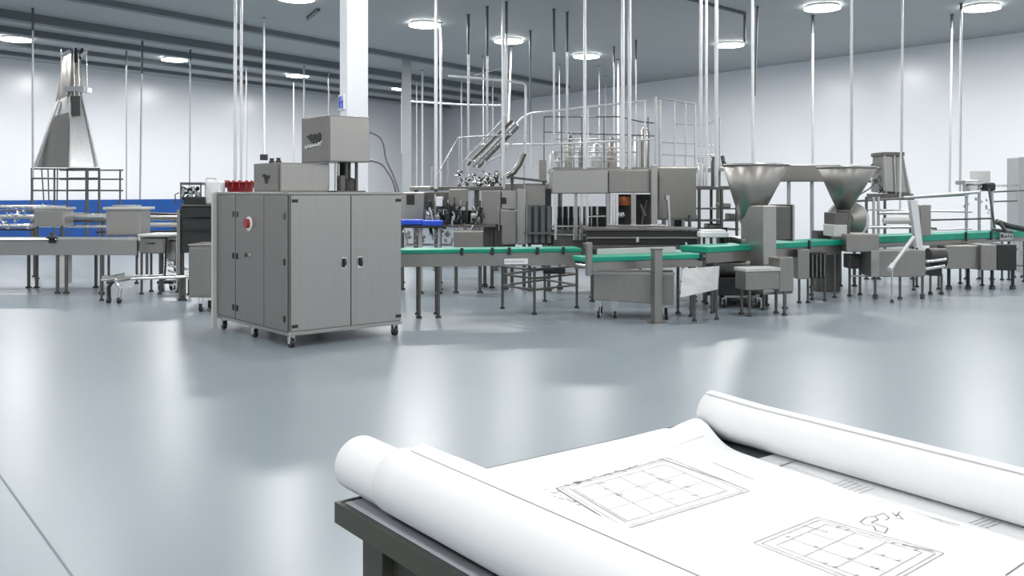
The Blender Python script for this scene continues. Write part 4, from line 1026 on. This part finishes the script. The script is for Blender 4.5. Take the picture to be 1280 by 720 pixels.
# black machine left of the cabinet
Y=14.6
t=thing('black_machine','black guarded machine standing left of the big steel cabinet','machine',P(248,0,Y)*1); t.location.z=0
m=MB(); m.pb(226,272,258,272,Y,.8); m.build('upper_guard','charcoal',t,.01)
m=MB(); m.pb(226,272,272.6,316,Y+.03,.8); m.build('lower_guard','dark',t,.01)
m=MB(); m.pb(224,273,255.6,257.8,Y-.02,.9); m.build('top_edge','steel_dk',t)
m=MB(); m.pb(226,272,286,288,Y-.0,.03); m.build('guard_rail','charcoal',t)
m=MB(); m.pb(236,271,316.5,345,Y+.2,.5); m.build('underframe','steel_dk',t)
m=MB(); m.pb(221,225,262,352,Y+.0,.08); m.build('side_post','steel2',t)
for px,dy in ((228,.1),(228,.7),(270,.1),(270,.7)): q=P(px,0,Y+dy); leg(t,q.x,q.y,P(0,315,Y).z,.03,'steel_dk')
t=thing('side_cabinet','plain grey box on caster beside the big steel cabinet','cabinet',P(252,0,13.1)*1); t.location.z=0
q=P(236,0,13.0); x1=P(280,0,13.0).x; z0=P(0,372,13).z; z1=P(0,307,13).z
m=MB(); m.bx(q.x,x1,13.0,13.6,z0,z1); m.build('body','steel2',t,.012); m=MB(); m.bx(q.x-.01,x1,12.985,13.61,z1,z1+.02); m.build('top_lip','steel',t,.003)
m=MB(); m.bx(q.x+.04,x1-.03,12.988,13.0,z0+.04,z1-.04); m.build('panel','steel2',t,.003)
for x,y in ((q.x+.14,13.1),(x1-.1,13.1),(q.x+.14,13.5),(x1-.1,13.5)): caster(t,x,y,z0,.055)
zt=P(0,255.6,Y-.02).z
t=thing('engine_unit','chromed engine like unit on top of the black machine','engine',P(238,255.6,Y+.2))
m=MB(); m.pb(225,252,228,231,Y+.1,.4); m.build('top_tray','steel_dk',t)
m=MB(); m.bx(P(226,0,Y).x,P(251,0,Y).x,Y+.15,Y+.45,zt,zt+.12); m.build('block','charcoal',t,.01)
scatter(t,'cylinder','chrome',26,(227,250),(232,250),(14.75,15.0),4,-2,5,(2,5))
scatter(t,'hose','charcoal',20,(227,250),(231,252),(14.8,15.05),4,-2,4,(2,5))
for px in (226,251): MB().pt([(px,229,Y+.2),(px,255.6,Y+.2)],2).build('post','steel_dk',t)
MB().pt([(224,241,Y+.1),(219,243,Y+.1),(219,256,Y+.1)],1.5).build('side_hook','steel_dk',t)
t=thing('white_canister','white boxy canister with handle beside the engine unit','canister',P(264,255.6,Y+.3))
m=MB(); a=P(255,255.6,Y+.25); b=P(275,226,Y+.25); m.bx(a.x,b.x,Y+.25,Y+.55,zt,b.z); m.build('body','white',t,.03)
m=MB(); m.pt([(258,227,Y+.4),(258,223,Y+.4),(270,223,Y+.4),(270,227,Y+.4)],2); m.build('handle','offwhite',t)
t=thing('red_tub','red tub with ribbed rim seen above the cabinet edge','tub',P(298,0,15.2)*1); t.location.z=0
m=MB(); q=P(298,0,15.2); z0=P(0,240,15.2).z; z1=P(0,227,15.2).z
m.lathe(q.x,15.3,[(.18,z0-.2),(.22,z1-.02),(.26,z1-.02),(.26,z1),(.2,z1)],20); m.build('tub','red',t)
for k in range(14):
    a=2*PI*k/14; MB().tube([(q.x+.235*math.cos(a),15.3+.235*math.sin(a),z1-.1),(q.x+.24*math.cos(a),15.3+.24*math.sin(a),z1+.02)],.015,6).build('rim_rib','red',t)
leg(t,q.x,15.3,z0-.19,.06,'steel_dk')
m=MB(); m.lathe(q.x,15.3,[(.22,z0-.24),(.22,z0-.2)],16); m.build('stand_plate','steel_dk',t)

# ------------------------------------------------------------------ camera, world, look
cam=bpy.data.cameras.new('camera'); cam.sensor_width=36; cam.lens=FPX/1280*36; cam.shift_y=-(360-HY)/1280; cam.clip_end=200
co=bpy.data.objects.new('camera',cam); COL.objects.link(co); co.location=(0,0,HC); co.rotation_euler=(PI/2,0,0)
S=bpy.context.scene; S.camera=co
w=bpy.data.worlds.new('world'); S.world=w; w.use_nodes=True
w.node_tree.nodes['Background'].inputs['Color'].default_value=(.8,.88,1,1); w.node_tree.nodes['Background'].inputs['Strength'].default_value=.5
S.view_settings.view_transform='Standard'; S.view_settings.look='None'; S.view_settings.gamma=1; S.view_settings.use_curve_mapping=False
S.view_settings.exposure=-0.2
S.cycles.max_bounces=8; S.cycles.diffuse_bounces=5; S.cycles.glossy_bounces=4
S.cycles.use_denoising=True
